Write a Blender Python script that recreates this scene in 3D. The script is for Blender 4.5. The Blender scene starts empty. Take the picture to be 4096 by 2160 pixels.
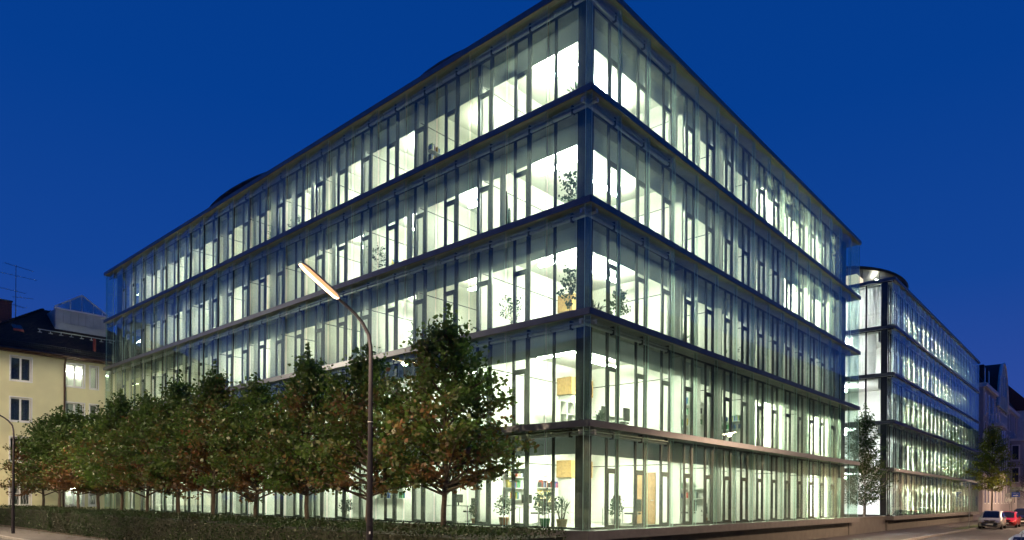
import bpy, math, random
import numpy as np
from mathutils import Matrix, Vector

random.seed(7)
SC = bpy.context.scene
COL = SC.collection
PI = math.pi

# ------------------------------------------------------------------ camera
YAW, ROLL = math.radians(41.764), math.radians(0.413)
CAM = Vector((-17.937, -12.726, 2.281))
_f = Vector((math.cos(YAW), math.sin(YAW), 0))
_r = Vector((math.sin(YAW), -math.cos(YAW), 0))
_u = _r.cross(_f)
RT = _r * math.cos(ROLL) + _u * math.sin(ROLL)
UP = _u * math.cos(ROLL) - _r * math.sin(ROLL)
cd = bpy.data.cameras.new('camera')
cam = bpy.data.objects.new('camera', cd)
COL.objects.link(cam)
cd.sensor_width = 36.0
cd.lens = 23.97
cd.shift_y = 0.22375
cd.clip_start = 0.1
cd.clip_end = 2000
M = Matrix.Identity(4)
for i in range(3):
    M[i][0] = RT[i]; M[i][1] = UP[i]; M[i][2] = -_f[i]; M[i][3] = CAM[i]
cam.matrix_world = M
SC.camera = cam

# ------------------------------------------------------------------ sky (blue hour: the sun is down, no sun lamp)
W = bpy.data.worlds.new('World')
SC.world = W
W.use_nodes = True
nt = W.node_tree
nt.nodes.clear()
tc = nt.nodes.new('ShaderNodeTexCoord')
sep = nt.nodes.new('ShaderNodeSeparateXYZ')
rp = nt.nodes.new('ShaderNodeValToRGB')
bg = nt.nodes.new('ShaderNodeBackground')
wo = nt.nodes.new('ShaderNodeOutputWorld')
nt.links.new(tc.outputs['Generated'], sep.inputs[0])
nt.links.new(sep.outputs['Z'], rp.inputs[0])
nt.links.new(rp.outputs[0], bg.inputs[0])
nt.links.new(bg.outputs[0], wo.inputs[0])
stops = [(0.0, (.050, .080, .335)), (.12, (.026, .069, .330)), (.27, (.007, .058, .310)), (.48, (.0015, .047, .278)),
         (.62, (.0010, .044, .262)), (1.0, (.0006, .034, .215))]
el = rp.color_ramp.elements
while len(el) < len(stops):
    el.new(.5)
for e, (p, c) in zip(el, stops):
    e.position = p
    e.color = (*c, 1)
bg.inputs[1].default_value = 1.0

# ------------------------------------------------------------------ render settings
SC.view_settings.view_transform = 'Standard'
SC.view_settings.look = 'None'
SC.view_settings.exposure = 0
SC.view_settings.gamma = 1
SC.view_settings.use_curve_mapping = False
SC.render.engine = 'CYCLES'
cy = SC.cycles
cy.use_denoising = True
try:
    cy.denoiser = 'OPENIMAGEDENOISE'
    cy.denoising_input_passes = 'RGB_ALBEDO_NORMAL'
except Exception:
    pass
cy.max_bounces = 9
cy.diffuse_bounces = 4
cy.glossy_bounces = 4
cy.transmission_bounces = 4
cy.transparent_max_bounces = 40
cy.caustics_reflective = False
cy.caustics_refractive = False
cy.sample_clamp_indirect = 6
cy.use_light_tree = True
cy.use_adaptive_sampling = True
cy.adaptive_threshold = 0.02

# ================================================================== helpers
class MB:
    def __init__(s):
        s.v = []; s.f = []; s.m = []; s.sm = []
    def add(s, vs, fs, mi=0, sm=False):
        o = len(s.v)
        s.v += [tuple(p) for p in vs]
        for f in fs:
            s.f.append(tuple(o + i for i in f)); s.m.append(mi); s.sm.append(sm)
        return s
    def box(s, x0, y0, z0, x1, y1, z1, mi=0):
        return s.add([(x0, y0, z0), (x1, y0, z0), (x1, y1, z0), (x0, y1, z0), (x0, y0, z1), (x1, y0, z1), (x1, y1, z1), (x0, y1, z1)],
                     [(0, 3, 2, 1), (4, 5, 6, 7), (0, 1, 5, 4), (1, 2, 6, 5), (2, 3, 7, 6), (3, 0, 4, 7)], mi)
    def tube(s, pts, rs, n=8, mi=0, cap=True, sm=True):
        pts = [Vector(p) for p in pts]
        if not hasattr(rs, '__len__'):
            rs = [rs] * len(pts)
        vs = []
        ref = None
        for i, p in enumerate(pts):
            d = (pts[min(i + 1, len(pts) - 1)] - pts[max(i - 1, 0)])
            d = d.normalized() if d.length > 1e-9 else Vector((0, 0, 1))
            if ref is None:
                ref = Vector((1, 0, 0)) if abs(d.x) < .8 else Vector((0, 1, 0))
            a = (ref - d * ref.dot(d)).normalized()
            ref = a
            b = d.cross(a)
            for k in range(n):
                t = 2 * PI * k / n
                vs.append(p + (a * math.cos(t) + b * math.sin(t)) * rs[i])
        fs = []
        for i in range(len(pts) - 1):
            for k in range(n):
                fs.append((i * n + k, i * n + (k + 1) % n, (i + 1) * n + (k + 1) % n, (i + 1) * n + k))
        s.add(vs, fs, mi, sm)
        if cap:
            o = len(vs) - n
            s.add(vs[:n], [tuple(range(n - 1, -1, -1))], mi)
            s.add(vs[o:], [tuple(range(n))], mi)
        return s
    def lathe(s, prof, n=16, c=(0, 0, 0), mi=0, sm=True):
        vs = []
        for r, z in prof:
            for k in range(n):
                t = 2 * PI * k / n
                vs.append((c[0] + r * math.cos(t), c[1] + r * math.sin(t), c[2] + z))
        fs = [(i * n + k, i * n + (k + 1) % n, (i + 1) * n + (k + 1) % n, (i + 1) * n + k) for i in range(len(prof) - 1) for k in range(n)]
        return s.add(vs, fs, mi, sm)
    def prism(s, poly, a, b, axis='y', mi=0):
        # poly: list of (p, q); extruded along axis from a to b
        def P(p, q, t):
            return (p, t, q) if axis == 'y' else ((t, p, q) if axis == 'x' else (p, q, t))
        n = len(poly)
        vs = [P(p, q, a) for p, q in poly] + [P(p, q, b) for p, q in poly]
        fs = [tuple(range(n)), tuple(range(2 * n - 1, n - 1, -1))] + [(i, i + n, (i + 1) % n + n, (i + 1) % n) for i in range(n)]
        return s.add(vs, fs, mi)
    def mesh(s, name, mats):
        me = bpy.data.meshes.new(name)
        me.from_pydata(s.v, [], s.f)
        for m in (mats if isinstance(mats, (list, tuple)) else [mats]):
            me.materials.append(m)
        me.polygons.foreach_set('material_index', s.m)
        me.polygons.foreach_set('use_smooth', s.sm)
        me.update()
        return me
    def build(s, name, mats, parent=None, loc=None, rotz=0):
        return inst(name, s.mesh(name, mats), parent, loc, rotz)


def inst(name, me, parent=None, loc=None, rotz=0, label=None, kind=None):
    o = bpy.data.objects.new(name, me)
    COL.objects.link(o)
    if parent is not None:
        o.parent = parent
    if loc is not None:
        o.location = loc
    if rotz:
        o.rotation_euler = (0, 0, rotz)
    if label:
        o['label'] = label
    if kind:
        o['kind'] = kind
    return o


def tag(o, label, cat, group=None, kind=None):
    if label: o['label'] = label
    if cat: o['category'] = cat
    if group: o['group'] = group
    if kind: o['kind'] = kind
    return o


def thing(name, label, cat, loc=(0, 0, 0), rotz=0, group=None):
    o = inst(name, None, None, loc, rotz)
    return tag(o, label, cat, group)


def copy_tree(root, loc, rotz, label, scale=None):
    r = root.copy(); COL.objects.link(r)
    r.location = loc; r.rotation_euler = (0, 0, rotz)
    r['label'] = label
    if scale: r.scale = scale
    for ch in list(root.children):
        c = ch.copy(); COL.objects.link(c); c.parent = r
        for g in list(ch.children):
            d = g.copy(); COL.objects.link(d); d.parent = c
    return r


def quads_mesh(name, V, mats, nper=4):
    """V: (N, nper, 3) array -> one mesh of N separate faces"""
    N = V.shape[0]
    me = bpy.data.meshes.new(name)
    me.vertices.add(N * nper)
    me.vertices.foreach_set('co', V.reshape(-1).astype(np.float32))
    me.loops.add(N * nper)
    me.loops.foreach_set('vertex_index', np.arange(N * nper, dtype=np.int32))
    me.polygons.add(N)
    me.polygons.foreach_set('loop_start', np.arange(0, N * nper, nper, dtype=np.int32))
    try:
        me.polygons.foreach_set('loop_total', np.full(N, nper, dtype=np.int32))
    except Exception:
        pass
    for m in (mats if isinstance(mats, (list, tuple)) else [mats]):
        me.materials.append(m)
    me.update(calc_edges=True)
    me.validate()
    return me


# ------------------------------------------------------------------ materials
def nodes(name):
    m = bpy.data.materials.new(name)
    m.use_nodes = True
    t = m.node_tree
    return m, t, t.nodes, t.links


def mat(name, col, rough=.6, metal=0.0, var=.18, scale=4.0, bump=0.0, bscale=30.0, spec=.5, detail=6):
    m, t, n, l = nodes(name)
    b = n['Principled BSDF']
    b.inputs['Roughness'].default_value = rough
    b.inputs['Metallic'].default_value = metal
    b.inputs['Specular IOR Level'].default_value = spec
    g = n.new('ShaderNodeNewGeometry')
    nz = n.new('ShaderNodeTexNoise')
    nz.inputs['Scale'].default_value = scale
    nz.inputs['Detail'].default_value = detail
    l.new(g.outputs['Position'], nz.inputs['Vector'])
    r = n.new('ShaderNodeValToRGB')
    r.color_ramp.elements[0].position = .3
    r.color_ramp.elements[1].position = .7
    r.color_ramp.elements[0].color = (*[c * (1 - var) for c in col], 1)
    r.color_ramp.elements[1].color = (*[min(1, c * (1 + var)) for c in col], 1)
    l.new(nz.outputs['Fac'], r.inputs[0])
    l.new(r.outputs[0], b.inputs['Base Color'])
    if bump:
        n2 = n.new('ShaderNodeTexNoise')
        n2.inputs['Scale'].default_value = bscale
        n2.inputs['Detail'].default_value = 5
        l.new(g.outputs['Position'], n2.inputs['Vector'])
        bp = n.new('ShaderNodeBump')
        bp.inputs['Strength'].default_value = bump
        bp.inputs['Distance'].default_value = .02
        l.new(n2.outputs['Fac'], bp.inputs['Height'])
        l.new(bp.outputs[0], b.inputs['Normal'])
    return m


def emit(name, col, strength):
    m, t, n, l = nodes(name)
    n.remove(n['Principled BSDF'])
    e = n.new('ShaderNodeEmission')
    e.inputs[0].default_value = (*col, 1)
    e.inputs[1].default_value = strength
    l.new(e.outputs[0], n['Material Output'].inputs[0])
    return m


def glass(name, tint, f0=.05, rough=.0, wob=0.0, milk=0.0):
    m, t, n, l = nodes(name)
    n.remove(n['Principled BSDF'])
    lw = n.new('ShaderNodeLayerWeight')
    lw.inputs[0].default_value = .5
    pw = n.new('ShaderNodeMath'); pw.operation = 'POWER'; pw.inputs[1].default_value = 5.8
    l.new(lw.outputs['Facing'], pw.inputs[0])
    ma = n.new('ShaderNodeMath'); ma.operation = 'MULTIPLY_ADD'
    ma.inputs[1].default_value = 1 - f0; ma.inputs[2].default_value = f0
    l.new(pw.outputs[0], ma.inputs[0])
    tr = n.new('ShaderNodeBsdfTransparent'); tr.inputs[0].default_value = (*tint, 1)
    gl = n.new('ShaderNodeBsdfGlossy'); gl.inputs['Roughness'].default_value = rough
    gl.inputs[0].default_value = (.95, .98, 1, 1)
    if wob:
        g = n.new('ShaderNodeNewGeometry')
        nz = n.new('ShaderNodeTexNoise'); nz.inputs['Scale'].default_value = .8; nz.inputs['Detail'].default_value = 1
        l.new(g.outputs['Position'], nz.inputs['Vector'])
        bp = n.new('ShaderNodeBump'); bp.inputs['Strength'].default_value = wob; bp.inputs['Distance'].default_value = .02
        l.new(nz.outputs['Fac'], bp.inputs['Height'])
        l.new(bp.outputs[0], gl.inputs['Normal'])
    mx = n.new('ShaderNodeMixShader')
    body = tr.outputs[0]
    if milk:
        # dust and the fine print on the sheet scatter a little of the light passing through
        tl = n.new('ShaderNodeBsdfTranslucent'); tl.inputs[0].default_value = (.80, .95, .78, 1)
        mk = n.new('ShaderNodeMixShader'); mk.inputs[0].default_value = milk
        l.new(tr.outputs[0], mk.inputs[1]); l.new(tl.outputs[0], mk.inputs[2]); body = mk.outputs[0]
    l.new(ma.outputs[0], mx.inputs[0]); l.new(body, mx.inputs[1]); l.new(gl.outputs[0], mx.inputs[2])
    l.new(mx.outputs[0], n['Material Output'].inputs[0])
    return m


def cloth(name, col, trans=.45):
    m, t, n, l = nodes(name)
    n.remove(n['Principled BSDF'])
    g = n.new('ShaderNodeNewGeometry')
    nz = n.new('ShaderNodeTexNoise'); nz.inputs['Scale'].default_value = 3
    l.new(g.outputs['Position'], nz.inputs['Vector'])
    r = n.new('ShaderNodeValToRGB')
    r.color_ramp.elements[0].color = (*[c * .88 for c in col], 1); r.color_ramp.elements[1].color = (*col, 1)
    l.new(nz.outputs['Fac'], r.inputs[0])
    d = n.new('ShaderNodeBsdfDiffuse'); tl = n.new('ShaderNodeBsdfTranslucent'); mx = n.new('ShaderNodeMixShader')
    l.new(r.outputs[0], d.inputs[0]); l.new(r.outputs[0], tl.inputs[0])
    mx.inputs[0].default_value = trans
    l.new(d.outputs[0], mx.inputs[1]); l.new(tl.outputs[0], mx.inputs[2])
    l.new(mx.outputs[0], n['Material Output'].inputs[0])
    return m


def leafmat(name, greens, autumn=None, mix=.5, nscale=.45, trans=.4, tall=False):
    m, t, n, l = nodes(name)
    n.remove(n['Principled BSDF'])
    g = n.new('ShaderNodeNewGeometry')
    nb = n.new('ShaderNodeTexNoise'); nb.inputs['Scale'].default_value = 1.9; nb.inputs['Detail'].default_value = 3
    l.new(g.outputs['Position'], nb.inputs['Vector'])
    m1 = n.new('ShaderNodeMapRange'); m1.inputs[1].default_value = .3; m1.inputs[2].default_value = .7
    l.new(nb.outputs['Fac'], m1.inputs[0])
    m2 = n.new('ShaderNodeMix'); m2.inputs[0].default_value = .38
    l.new(m1.outputs[0], m2.inputs[2]); l.new(g.outputs['Random Per Island'], m2.inputs[3])
    def ramp(cols):
        r = n.new('ShaderNodeValToRGB')
        e = r.color_ramp.elements
        while len(e) < len(cols): e.new(.5)
        for i, c in enumerate(cols):
            e[i].position = i / max(1, len(cols) - 1); e[i].color = (*c, 1)
        l.new(m2.outputs[0], r.inputs[0])
        return r
    a = ramp(greens)
    out = a.outputs[0]
    if autumn:
        b = ramp(autumn)
        nz = n.new('ShaderNodeTexNoise'); nz.inputs['Scale'].default_value = nscale; nz.inputs['Detail'].default_value = 4
        l.new(g.outputs['Position'], nz.inputs['Vector'])
        ad = n.new('ShaderNodeMath'); ad.operation = 'MULTIPLY_ADD'; ad.inputs[1].default_value = .16; ad.inputs[2].default_value = -.08
        l.new(g.outputs['Random Per Island'], ad.inputs[0])
        sm = n.new('ShaderNodeMath'); sm.operation = 'ADD'
        l.new(nz.outputs['Fac'], sm.inputs[0]); l.new(ad.outputs[0], sm.inputs[1])
        if tall:
            # the lower, older leaves have turned first
            sz = n.new('ShaderNodeSeparateXYZ'); l.new(g.outputs['Position'], sz.inputs[0])
            hm = n.new('ShaderNodeMapRange'); hm.inputs[1].default_value = 2.5; hm.inputs[2].default_value = 8.5
            hm.inputs[3].default_value = .10; hm.inputs[4].default_value = -.16
            l.new(sz.outputs['Z'], hm.inputs[0])
            s2_ = n.new('ShaderNodeMath'); s2_.operation = 'ADD'
            l.new(sm.outputs[0], s2_.inputs[0]); l.new(hm.outputs[0], s2_.inputs[1]); sm = s2_
        mr = n.new('ShaderNodeMapRange'); mr.inputs[1].default_value = mix - .06; mr.inputs[2].default_value = mix + .1
        l.new(sm.outputs[0], mr.inputs[0])
        mc = n.new('ShaderNodeMix'); mc.data_type = 'RGBA'
        l.new(mr.outputs[0], mc.inputs[0]); l.new(a.outputs[0], mc.inputs[6]); l.new(b.outputs[0], mc.inputs[7])
        out = mc.outputs[2]
    d = n.new('ShaderNodeBsdfDiffuse'); tl = n.new('ShaderNodeBsdfTranslucent'); mx = n.new('ShaderNodeMixShader')
    gl = n.new('ShaderNodeBsdfGlossy'); gl.inputs['Roughness'].default_value = .45
    mg = n.new('ShaderNodeMixShader'); mg.inputs[0].default_value = .04
    l.new(out, d.inputs[0]); l.new(out, tl.inputs[0])
    mx.inputs[0].default_value = trans
    l.new(d.outputs[0], mx.inputs[1]); l.new(tl.outputs[0], mx.inputs[2])
    l.new(mx.outputs[0], mg.inputs[1]); l.new(gl.outputs[0], mg.inputs[2])
    l.new(mg.outputs[0], n['Material Output'].inputs[0])
    return m


G_OUT = glass('outer_glass', (.915, .975, .935), .055, 0, 0, .033)
G_IN = glass('window_glass', (.96, .985, .955), .03)
G_EDGE = mat('glass_edge', (.42, .62, .55), .25, 0, .1)
G_DARK = glass('house_window_glass', (.80, .86, .86), .09)
FASCIA = mat('fascia_metal', (.13, .14, .16), .36, .5, .12, 2, .05, 12)
FRAME = mat('window_frame_metal', (.026, .030, .036), .38, .3, .15, 5)
CLAD = mat('column_cladding', (.055, .064, .075), .3, .5, .15, 2)
TUBE = mat('blind_tube_aluminium', (.46, .48, .50), .33, .7, .1, 6)
BRACK = mat('bracket_metal', (.05, .05, .055), .5, .5)
SLAB = mat('slab_concrete', (.40, .41, .36), .8, 0, .12, 2.5, .1)
CEIL = mat('ceiling_white', (.80, .80, .76), .9, 0, .03, 2)
WALL = mat('wall_white', (.78, .78, .73), .85, 0, .05, 1.3)
BEAM = mat('ceiling_beam_grey', (.26, .275, .29), .8, 0, .08, 1.5)
TIMBER = mat('timber_panel', (.52, .32, .13), .5, 0, .2, 8)
TIMBERD = mat('timber_brown', (.33, .19, .09), .5, 0, .2, 8)
CONC = mat('plinth_concrete', (.115, .11, .10), .75, 0, .16, 1.8, .15, 25)
STONE = mat('plinth_stone', (.12, .115, .11), .6, 0, .16, 3, .1, 40)
ROOFM = mat('roof_metal', (.035, .034, .035), .45, .4, .2, 2)
CURT = cloth('curtain_fabric', (.80, .81, .76), .5)
SCREEN = cloth('glare_screen_fabric', (.38, .41, .43), .5)
GREYC = cloth('grey_curtain_fabric', (.35, .37, .40), .4)
LAMPCOL = (1.0, .972, .83)
L_HI = emit('lamp_bright', LAMPCOL, 235)
L_CORNER = emit('lamp_corner', LAMPCOL, 380)
L_MAX = emit('lamp_very_bright', (1.0, .985, .76), 2000)
L_R = emit('lamp_strong', (1.0, .975, .77), 1500)
L_MID = emit('lamp_medium', LAMPCOL, 220)
L_LO = emit('lamp_dim', (1, .95, .74), 110)
L_COOL = emit('lamp_cool', (.90, .93, 1.0), 900)
ROD = mat('lamp_rod', (.3, .3, .3), .4, .6)
def lens_material(name, power):
    # frosted lens: a hot discharge tube along its middle, a dim warm rim
    m, t, n, l = nodes(name)
    n.remove(n['Principled BSDF'])
    tc_ = n.new('ShaderNodeTexCoord'); sx = n.new('ShaderNodeSeparateXYZ'); l.new(tc_.outputs['Object'], sx.inputs[0])
    ab = n.new('ShaderNodeMath'); ab.operation = 'ABSOLUTE'; l.new(sx.outputs['Y'], ab.inputs[0])
    mr = n.new('ShaderNodeMapRange'); mr.inputs[1].default_value = .022; mr.inputs[2].default_value = .085
    mr.inputs[3].default_value = 1; mr.inputs[4].default_value = 0; l.new(ab.outputs[0], mr.inputs[0])
    pw = n.new('ShaderNodeMath'); pw.operation = 'POWER'; pw.inputs[1].default_value = 5; l.new(mr.outputs[0], pw.inputs[0])
    st_ = n.new('ShaderNodeMath'); st_.operation = 'MULTIPLY_ADD'; st_.inputs[1].default_value = power; st_.inputs[2].default_value = 1.15
    l.new(pw.outputs[0], st_.inputs[0])
    mc = n.new('ShaderNodeMix'); mc.data_type = 'RGBA'
    mc.inputs[6].default_value = (1.0, .50, .24, 1); mc.inputs[7].default_value = (1.0, .74, .48, 1); l.new(mr.outputs[0], mc.inputs[0])
    e = n.new('ShaderNodeEmission'); l.new(mc.outputs[2], e.inputs[0]); l.new(st_.outputs[0], e.inputs[1])
    l.new(e.outputs[0], n['Material Output'].inputs[0])
    return m
LENS = lens_material('street_lamp_lens', 30)
LENS_FAR = lens_material('street_lamp_lens_bright', 320)
POLE = mat('pole_paint', (.020, .018, .024), .75, 0, .25, 3, .05, 20, .15)
ASPH = mat('asphalt', (.075, .072, .068), .85, 0, .2, .8, .35, 90)
PAVE = mat('pavement_asphalt', (.10, .094, .088), .85, 0, .2, .9, .3, 70)
KERB = mat('kerb_granite', (.26, .25, .235), .75, 0, .25, 5, .2, 60)
SOIL = mat('soil', (.045, .036, .025), .95, 0, .3, 3, .4, 30)
GRASS = mat('verge_grass', (.06, .09, .02), .9, 0, .35, 6, .5, 60)
PLAST = mat('yellow_plaster', (.72, .69, .44), .9, 0, .10, .5, .15, 60)
WHITE = mat('white_paint', (.82, .82, .83), .5, 0, .05, 4)
TILE = mat('roof_tile', (.028, .019, .014), .85, 0, .45, 6, .1)
ZINC = mat('zinc_sheet', (.45, .46, .47), .5, .4, .12, 1.5)
BRICK = mat('chimney_brick', (.16, .065, .06), .8, 0, .25, 8, .3, 50)
COPPER = mat('gutter_copper', (.10, .055, .04), .5, .5, .2, 4)
REDP = mat('red_pipe', (.38, .06, .035), .5)
STEEL = mat('galvanised_steel', (.36, .37, .38), .45, .7, .15, 8)
DARKM = mat('dark_iron', (.03, .03, .032), .5, .4)
BARK = mat('bark', (.075, .058, .042), .9, 0, .3, 12, .6, 40)
BIRCHB = mat('birch_bark', (.30, .29, .26), .8, 0, .45, 6, .2, 30)
LIME = leafmat('lime_leaf', [(.03, .065, .012), (.055, .11, .018), (.08, .14, .024), (.13, .17, .03)],
               [(.075, .042, .017), (.13, .062, .022), (.17, .082, .028), (.085, .07, .022)], .562, .42, .55, True)
BIRCHL = leafmat('birch_leaf', [(.02, .045, .012), (.04, .08, .018), (.07, .11, .025)], None, trans=.42)
MAPLEL = leafmat('street_tree_leaf', [(.15, .21, .02), (.21, .28, .03), (.28, .29, .035), (.11, .16, .025)], None, trans=.4)
HEDGEL = leafmat('hedge_leaf', [(.006, .016, .004), (.012, .031, .005), (.02, .048, .008), (.04, .075, .011)],
                 [(.020, .018, .008), (.018, .021, .007), (.028, .021, .008)], .56, .6, .3)
PLANT = leafmat('house_plant_leaf', [(.008, .022, .012), (.014, .04, .018), (.03, .06, .02)], None, trans=.3)
TERRA = mat('terracotta', (.42, .20, .09), .7, 0, .15, 8)
BASKET = mat('basket_weave', (.34, .22, .11), .8, 0, .35, 40, .5, 80)
GREENPOT = mat('green_glazed_pot', (.03, .16, .06), .25)
WHITEPOT = mat('white_pot', (.7, .7, .68), .4)

FLOORN = ['ground floor', 'first floor', 'second floor', 'third floor', 'top floor']
ORD = 'first second third fourth fifth sixth seventh eighth ninth tenth eleventh twelfth thirteenth fourteenth fifteenth sixteenth seventeenth eighteenth nineteenth twentieth twenty-first twenty-second twenty-third twenty-fourth'.split()
ZB, ST = 1.26, 3.6       # ground floor level, storey height

# ================================================================== ground
MB().box(-700, -700, -.6, 700, 700, -.02).build('ground', mat('ground_far', (.06, .06, .055), .9)).__setitem__('kind', 'structure')
r = MB()
r.add([(-16.5, -60, 0), (-8.9, -60, 0), (-8.9, 140, 0), (-16.5, 140, 0)], [(0, 1, 2, 3)])
r.add([(-8.9, -9.0 - 4, 0), (260, -13, 0), (260, -3.5, 0), (-8.9, -3.5, 0)], [(0, 1, 2, 3)])
r.build('road', ASPH)['kind'] = 'structure'
p = MB()
p.box(-8.75, -3.35, -.05, 0.6, 62, .1)
p.box(0.6, -3.35, -.05, 200, 0.6, .1)
p.build('pavement', PAVE)['kind'] = 'structure'
p = MB()
p.box(29.6, .6, -.05, 39.9, 1.6, .1)
p.build('forecourt', PAVE)['kind'] = 'structure'
kb = thing('kerb', None, None)
kb['kind'] = 'structure'
ks = MB().box(-.075, .006, 0, .075, 1.494, .15).mesh('kerb_stone', KERB)
for i in range(18):
    inst('kerb_stone', ks, kb, (-8.83, 33 - 7.5 + i * 1.5, -.035))
for i in range(60):
    inst('kerb_stone', ks, kb, (25 + i * 1.5, -3.43, -.035), PI / 2)
k = MB().box(-8.9, -3.5, -.04, -8.755, 25.4, .11)
k.box(-8.75, -3.5, -.04, 23.4, -3.36, .11); k.box(115.1, -3.5, -.04, 200, -3.36, .11); k.box(-8.9, 52.6, -.04, -8.755, 62, .11)
o = k.build('kerb_run', KERB, kb); o['kind'] = 'stuff'
b = MB(); b.box(-6.05, -1.5, .09, -2.6, 58, .16)
b.build('planting_bed', SOIL)['kind'] = 'structure'
b = MB(); b.box(48, -3.3, .09, 62, -2.3, .112)
b.build('grass_verge', GRASS)['kind'] = 'structure'

# ================================================================== glass office buildings
def frame_mesh(w):
    """one casement + one fixed light, seen from outside; u from 0 to w, outside is -y"""
    F = MB()
    for a, b in ((.64, .755), (w - .055, w)):
        F.box(a, 0, 0, b, .06, 3.4)
    F.box(.755, .005, 3.33, w - .055, .055, 3.4); F.box(.755, .005, 0, w - .055, .055, .07)
    C = MB()
    for a, b in ((0, .055), (.585, .638)):
        C.box(a, .002, 0, b, .058, 3.4)
    C.box(.055, .004, 3.31, .585, .056, 3.4); C.box(.055, .004, 0, .585, .056, .1); C.box(.055, -.008, 2.0, .585, .056, 2.13)
    for a, b in ((.055, .098), (.542, .585)):
        C.box(a, -.014, .1, b, .05, 2.0)
    C.box(.098, -.014, .1, .542, .05, .145); C.box(.098, -.014, 1.955, .542, .05, 2.0)
    PF = MB().box(.75, .02, .065, w - .05, .034, 3.335).mesh('pane', G_IN)
    PU = MB().box(.05, .02, 2.125, .59, .034, 3.315).mesh('pane', G_IN)
    PL = MB().box(.093, .005, .14, .547, .02, 1.96).mesh('pane', G_IN)
    return F.mesh('fixed_window', FRAME), C.mesh('casement_window', FRAME), PF, PU, PL


def half_mesh(w):
    F = MB()
    F.box(w - .06, 0, 0, w, .06, 3.4); F.box(0, 0, 0, .05, .06, 3.4)
    F.box(.05, .005, 3.33, w - .06, .055, 3.4); F.box(.05, .005, 0, w - .06, .055, .07)
    return F.mesh('fixed_window', FRAME), MB().box(.045, .02, .065, w - .055, .034, 3.335).mesh('pane', G_IN)


def outer_mesh(w, hgt=3.385):
    """tilted outer sheet: left end set in, right end out, bottom at floor edge, with pane edges"""
    a = Vector((-.03, .19)); b = Vector((w - .03, .065))
    d = (b - a).normalized(); nrm = Vector((-d.y, d.x)) * .022
    P = [a, b, b + nrm, a + nrm]
    m = MB()
    vs = [(q.x, q.y, .005) for q in P] + [(q.x, q.y, hgt) for q in P]
    m.add(vs, [(0, 1, 5, 4), (2, 3, 7, 6)], 0)
    m.add(vs, [(1, 2, 6, 5), (3, 0, 4, 7), (0, 3, 2, 1), (4, 5, 6, 7)], 1)
    return m.mesh('glass_panel', [G_OUT, G_EDGE])


def tube_mesh(w):
    m = MB()
    m.tube([(.03, .40, 3.2), (w - .03, .40, 3.2)], .055, 10)
    m.box(.03, .30, 3.27, w - .03, .46, 3.30)
    return m.mesh('blind_tube', TUBE)


brk_me = MB().box(-.03, .33, 3.10, .03, .47, 3.395).mesh('tube_bracket', BRACK)


def pl(axis, s, d, z):
    """facade-local to world: axis 'R' = right facade (along +x), 'L' = left facade (along +y)"""
    return (s, d, z) if axis == 'R' else (d, s, z)


def curtain_mesh(w, folds, h=3.16, amp=.035, seed=0):
    rnd = random.Random(seed)
    n = folds * 6
    V = []
    for i in range(n + 1):
        u = w * i / n
        y = amp * math.sin(2 * PI * folds * i / n) * (.7 + .6 * rnd.random())
        V.append((u, y))
    vs = [(u, y * .7, h) for u, y in V] + [(u + rnd.uniform(-.006, .006), y * 1.15, .04) for u, y in V]
    m = MB().add(vs, [(i, i + 1, i + n + 2, i + n + 1) for i in range(n)], 0, True)
    return m


CURTV = [curtain_mesh(1.02, 9, seed=1).mesh('curtain', CURT), curtain_mesh(.62, 7, seed=2, amp=.045).mesh('curtain', CURT),
         curtain_mesh(.30, 6, seed=3, amp=.05).mesh('curtain', CURT), curtain_mesh(.40, 6, seed=4, amp=.05).mesh('curtain', GREYC)]
CURTV.append(curtain_mesh(41.35 / 22, 14, seed=6, amp=.005, h=3.33).mesh('curtain', CURT))
CURTD = ['full white curtain', 'half-drawn white curtain', 'white curtain bunch', 'grey curtain bunch']


def pendant(loc, rotz, m, label, me={}):
    t = thing('pendant_lamp', label, 'pendant lamp', loc, rotz, 'pendant lamps in the lit offices')
    if 'r' not in me:
        rr = MB()
        for s in (-.6, .6):
            rr.tube([(s, 0, 0), (s, 0, .42)], .006, 5)
        me['r'] = rr.mesh('suspension_rod', ROD)
    if m.name not in me:
        q = MB(); q.box(-.85, -.085, -.03, .85, .085, .03)
        me[m.name] = q.mesh('lamp_tube', m)
    inst('lamp_tube', me[m.name], t); inst('suspension_rod', me['r'], t)
    return t


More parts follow.
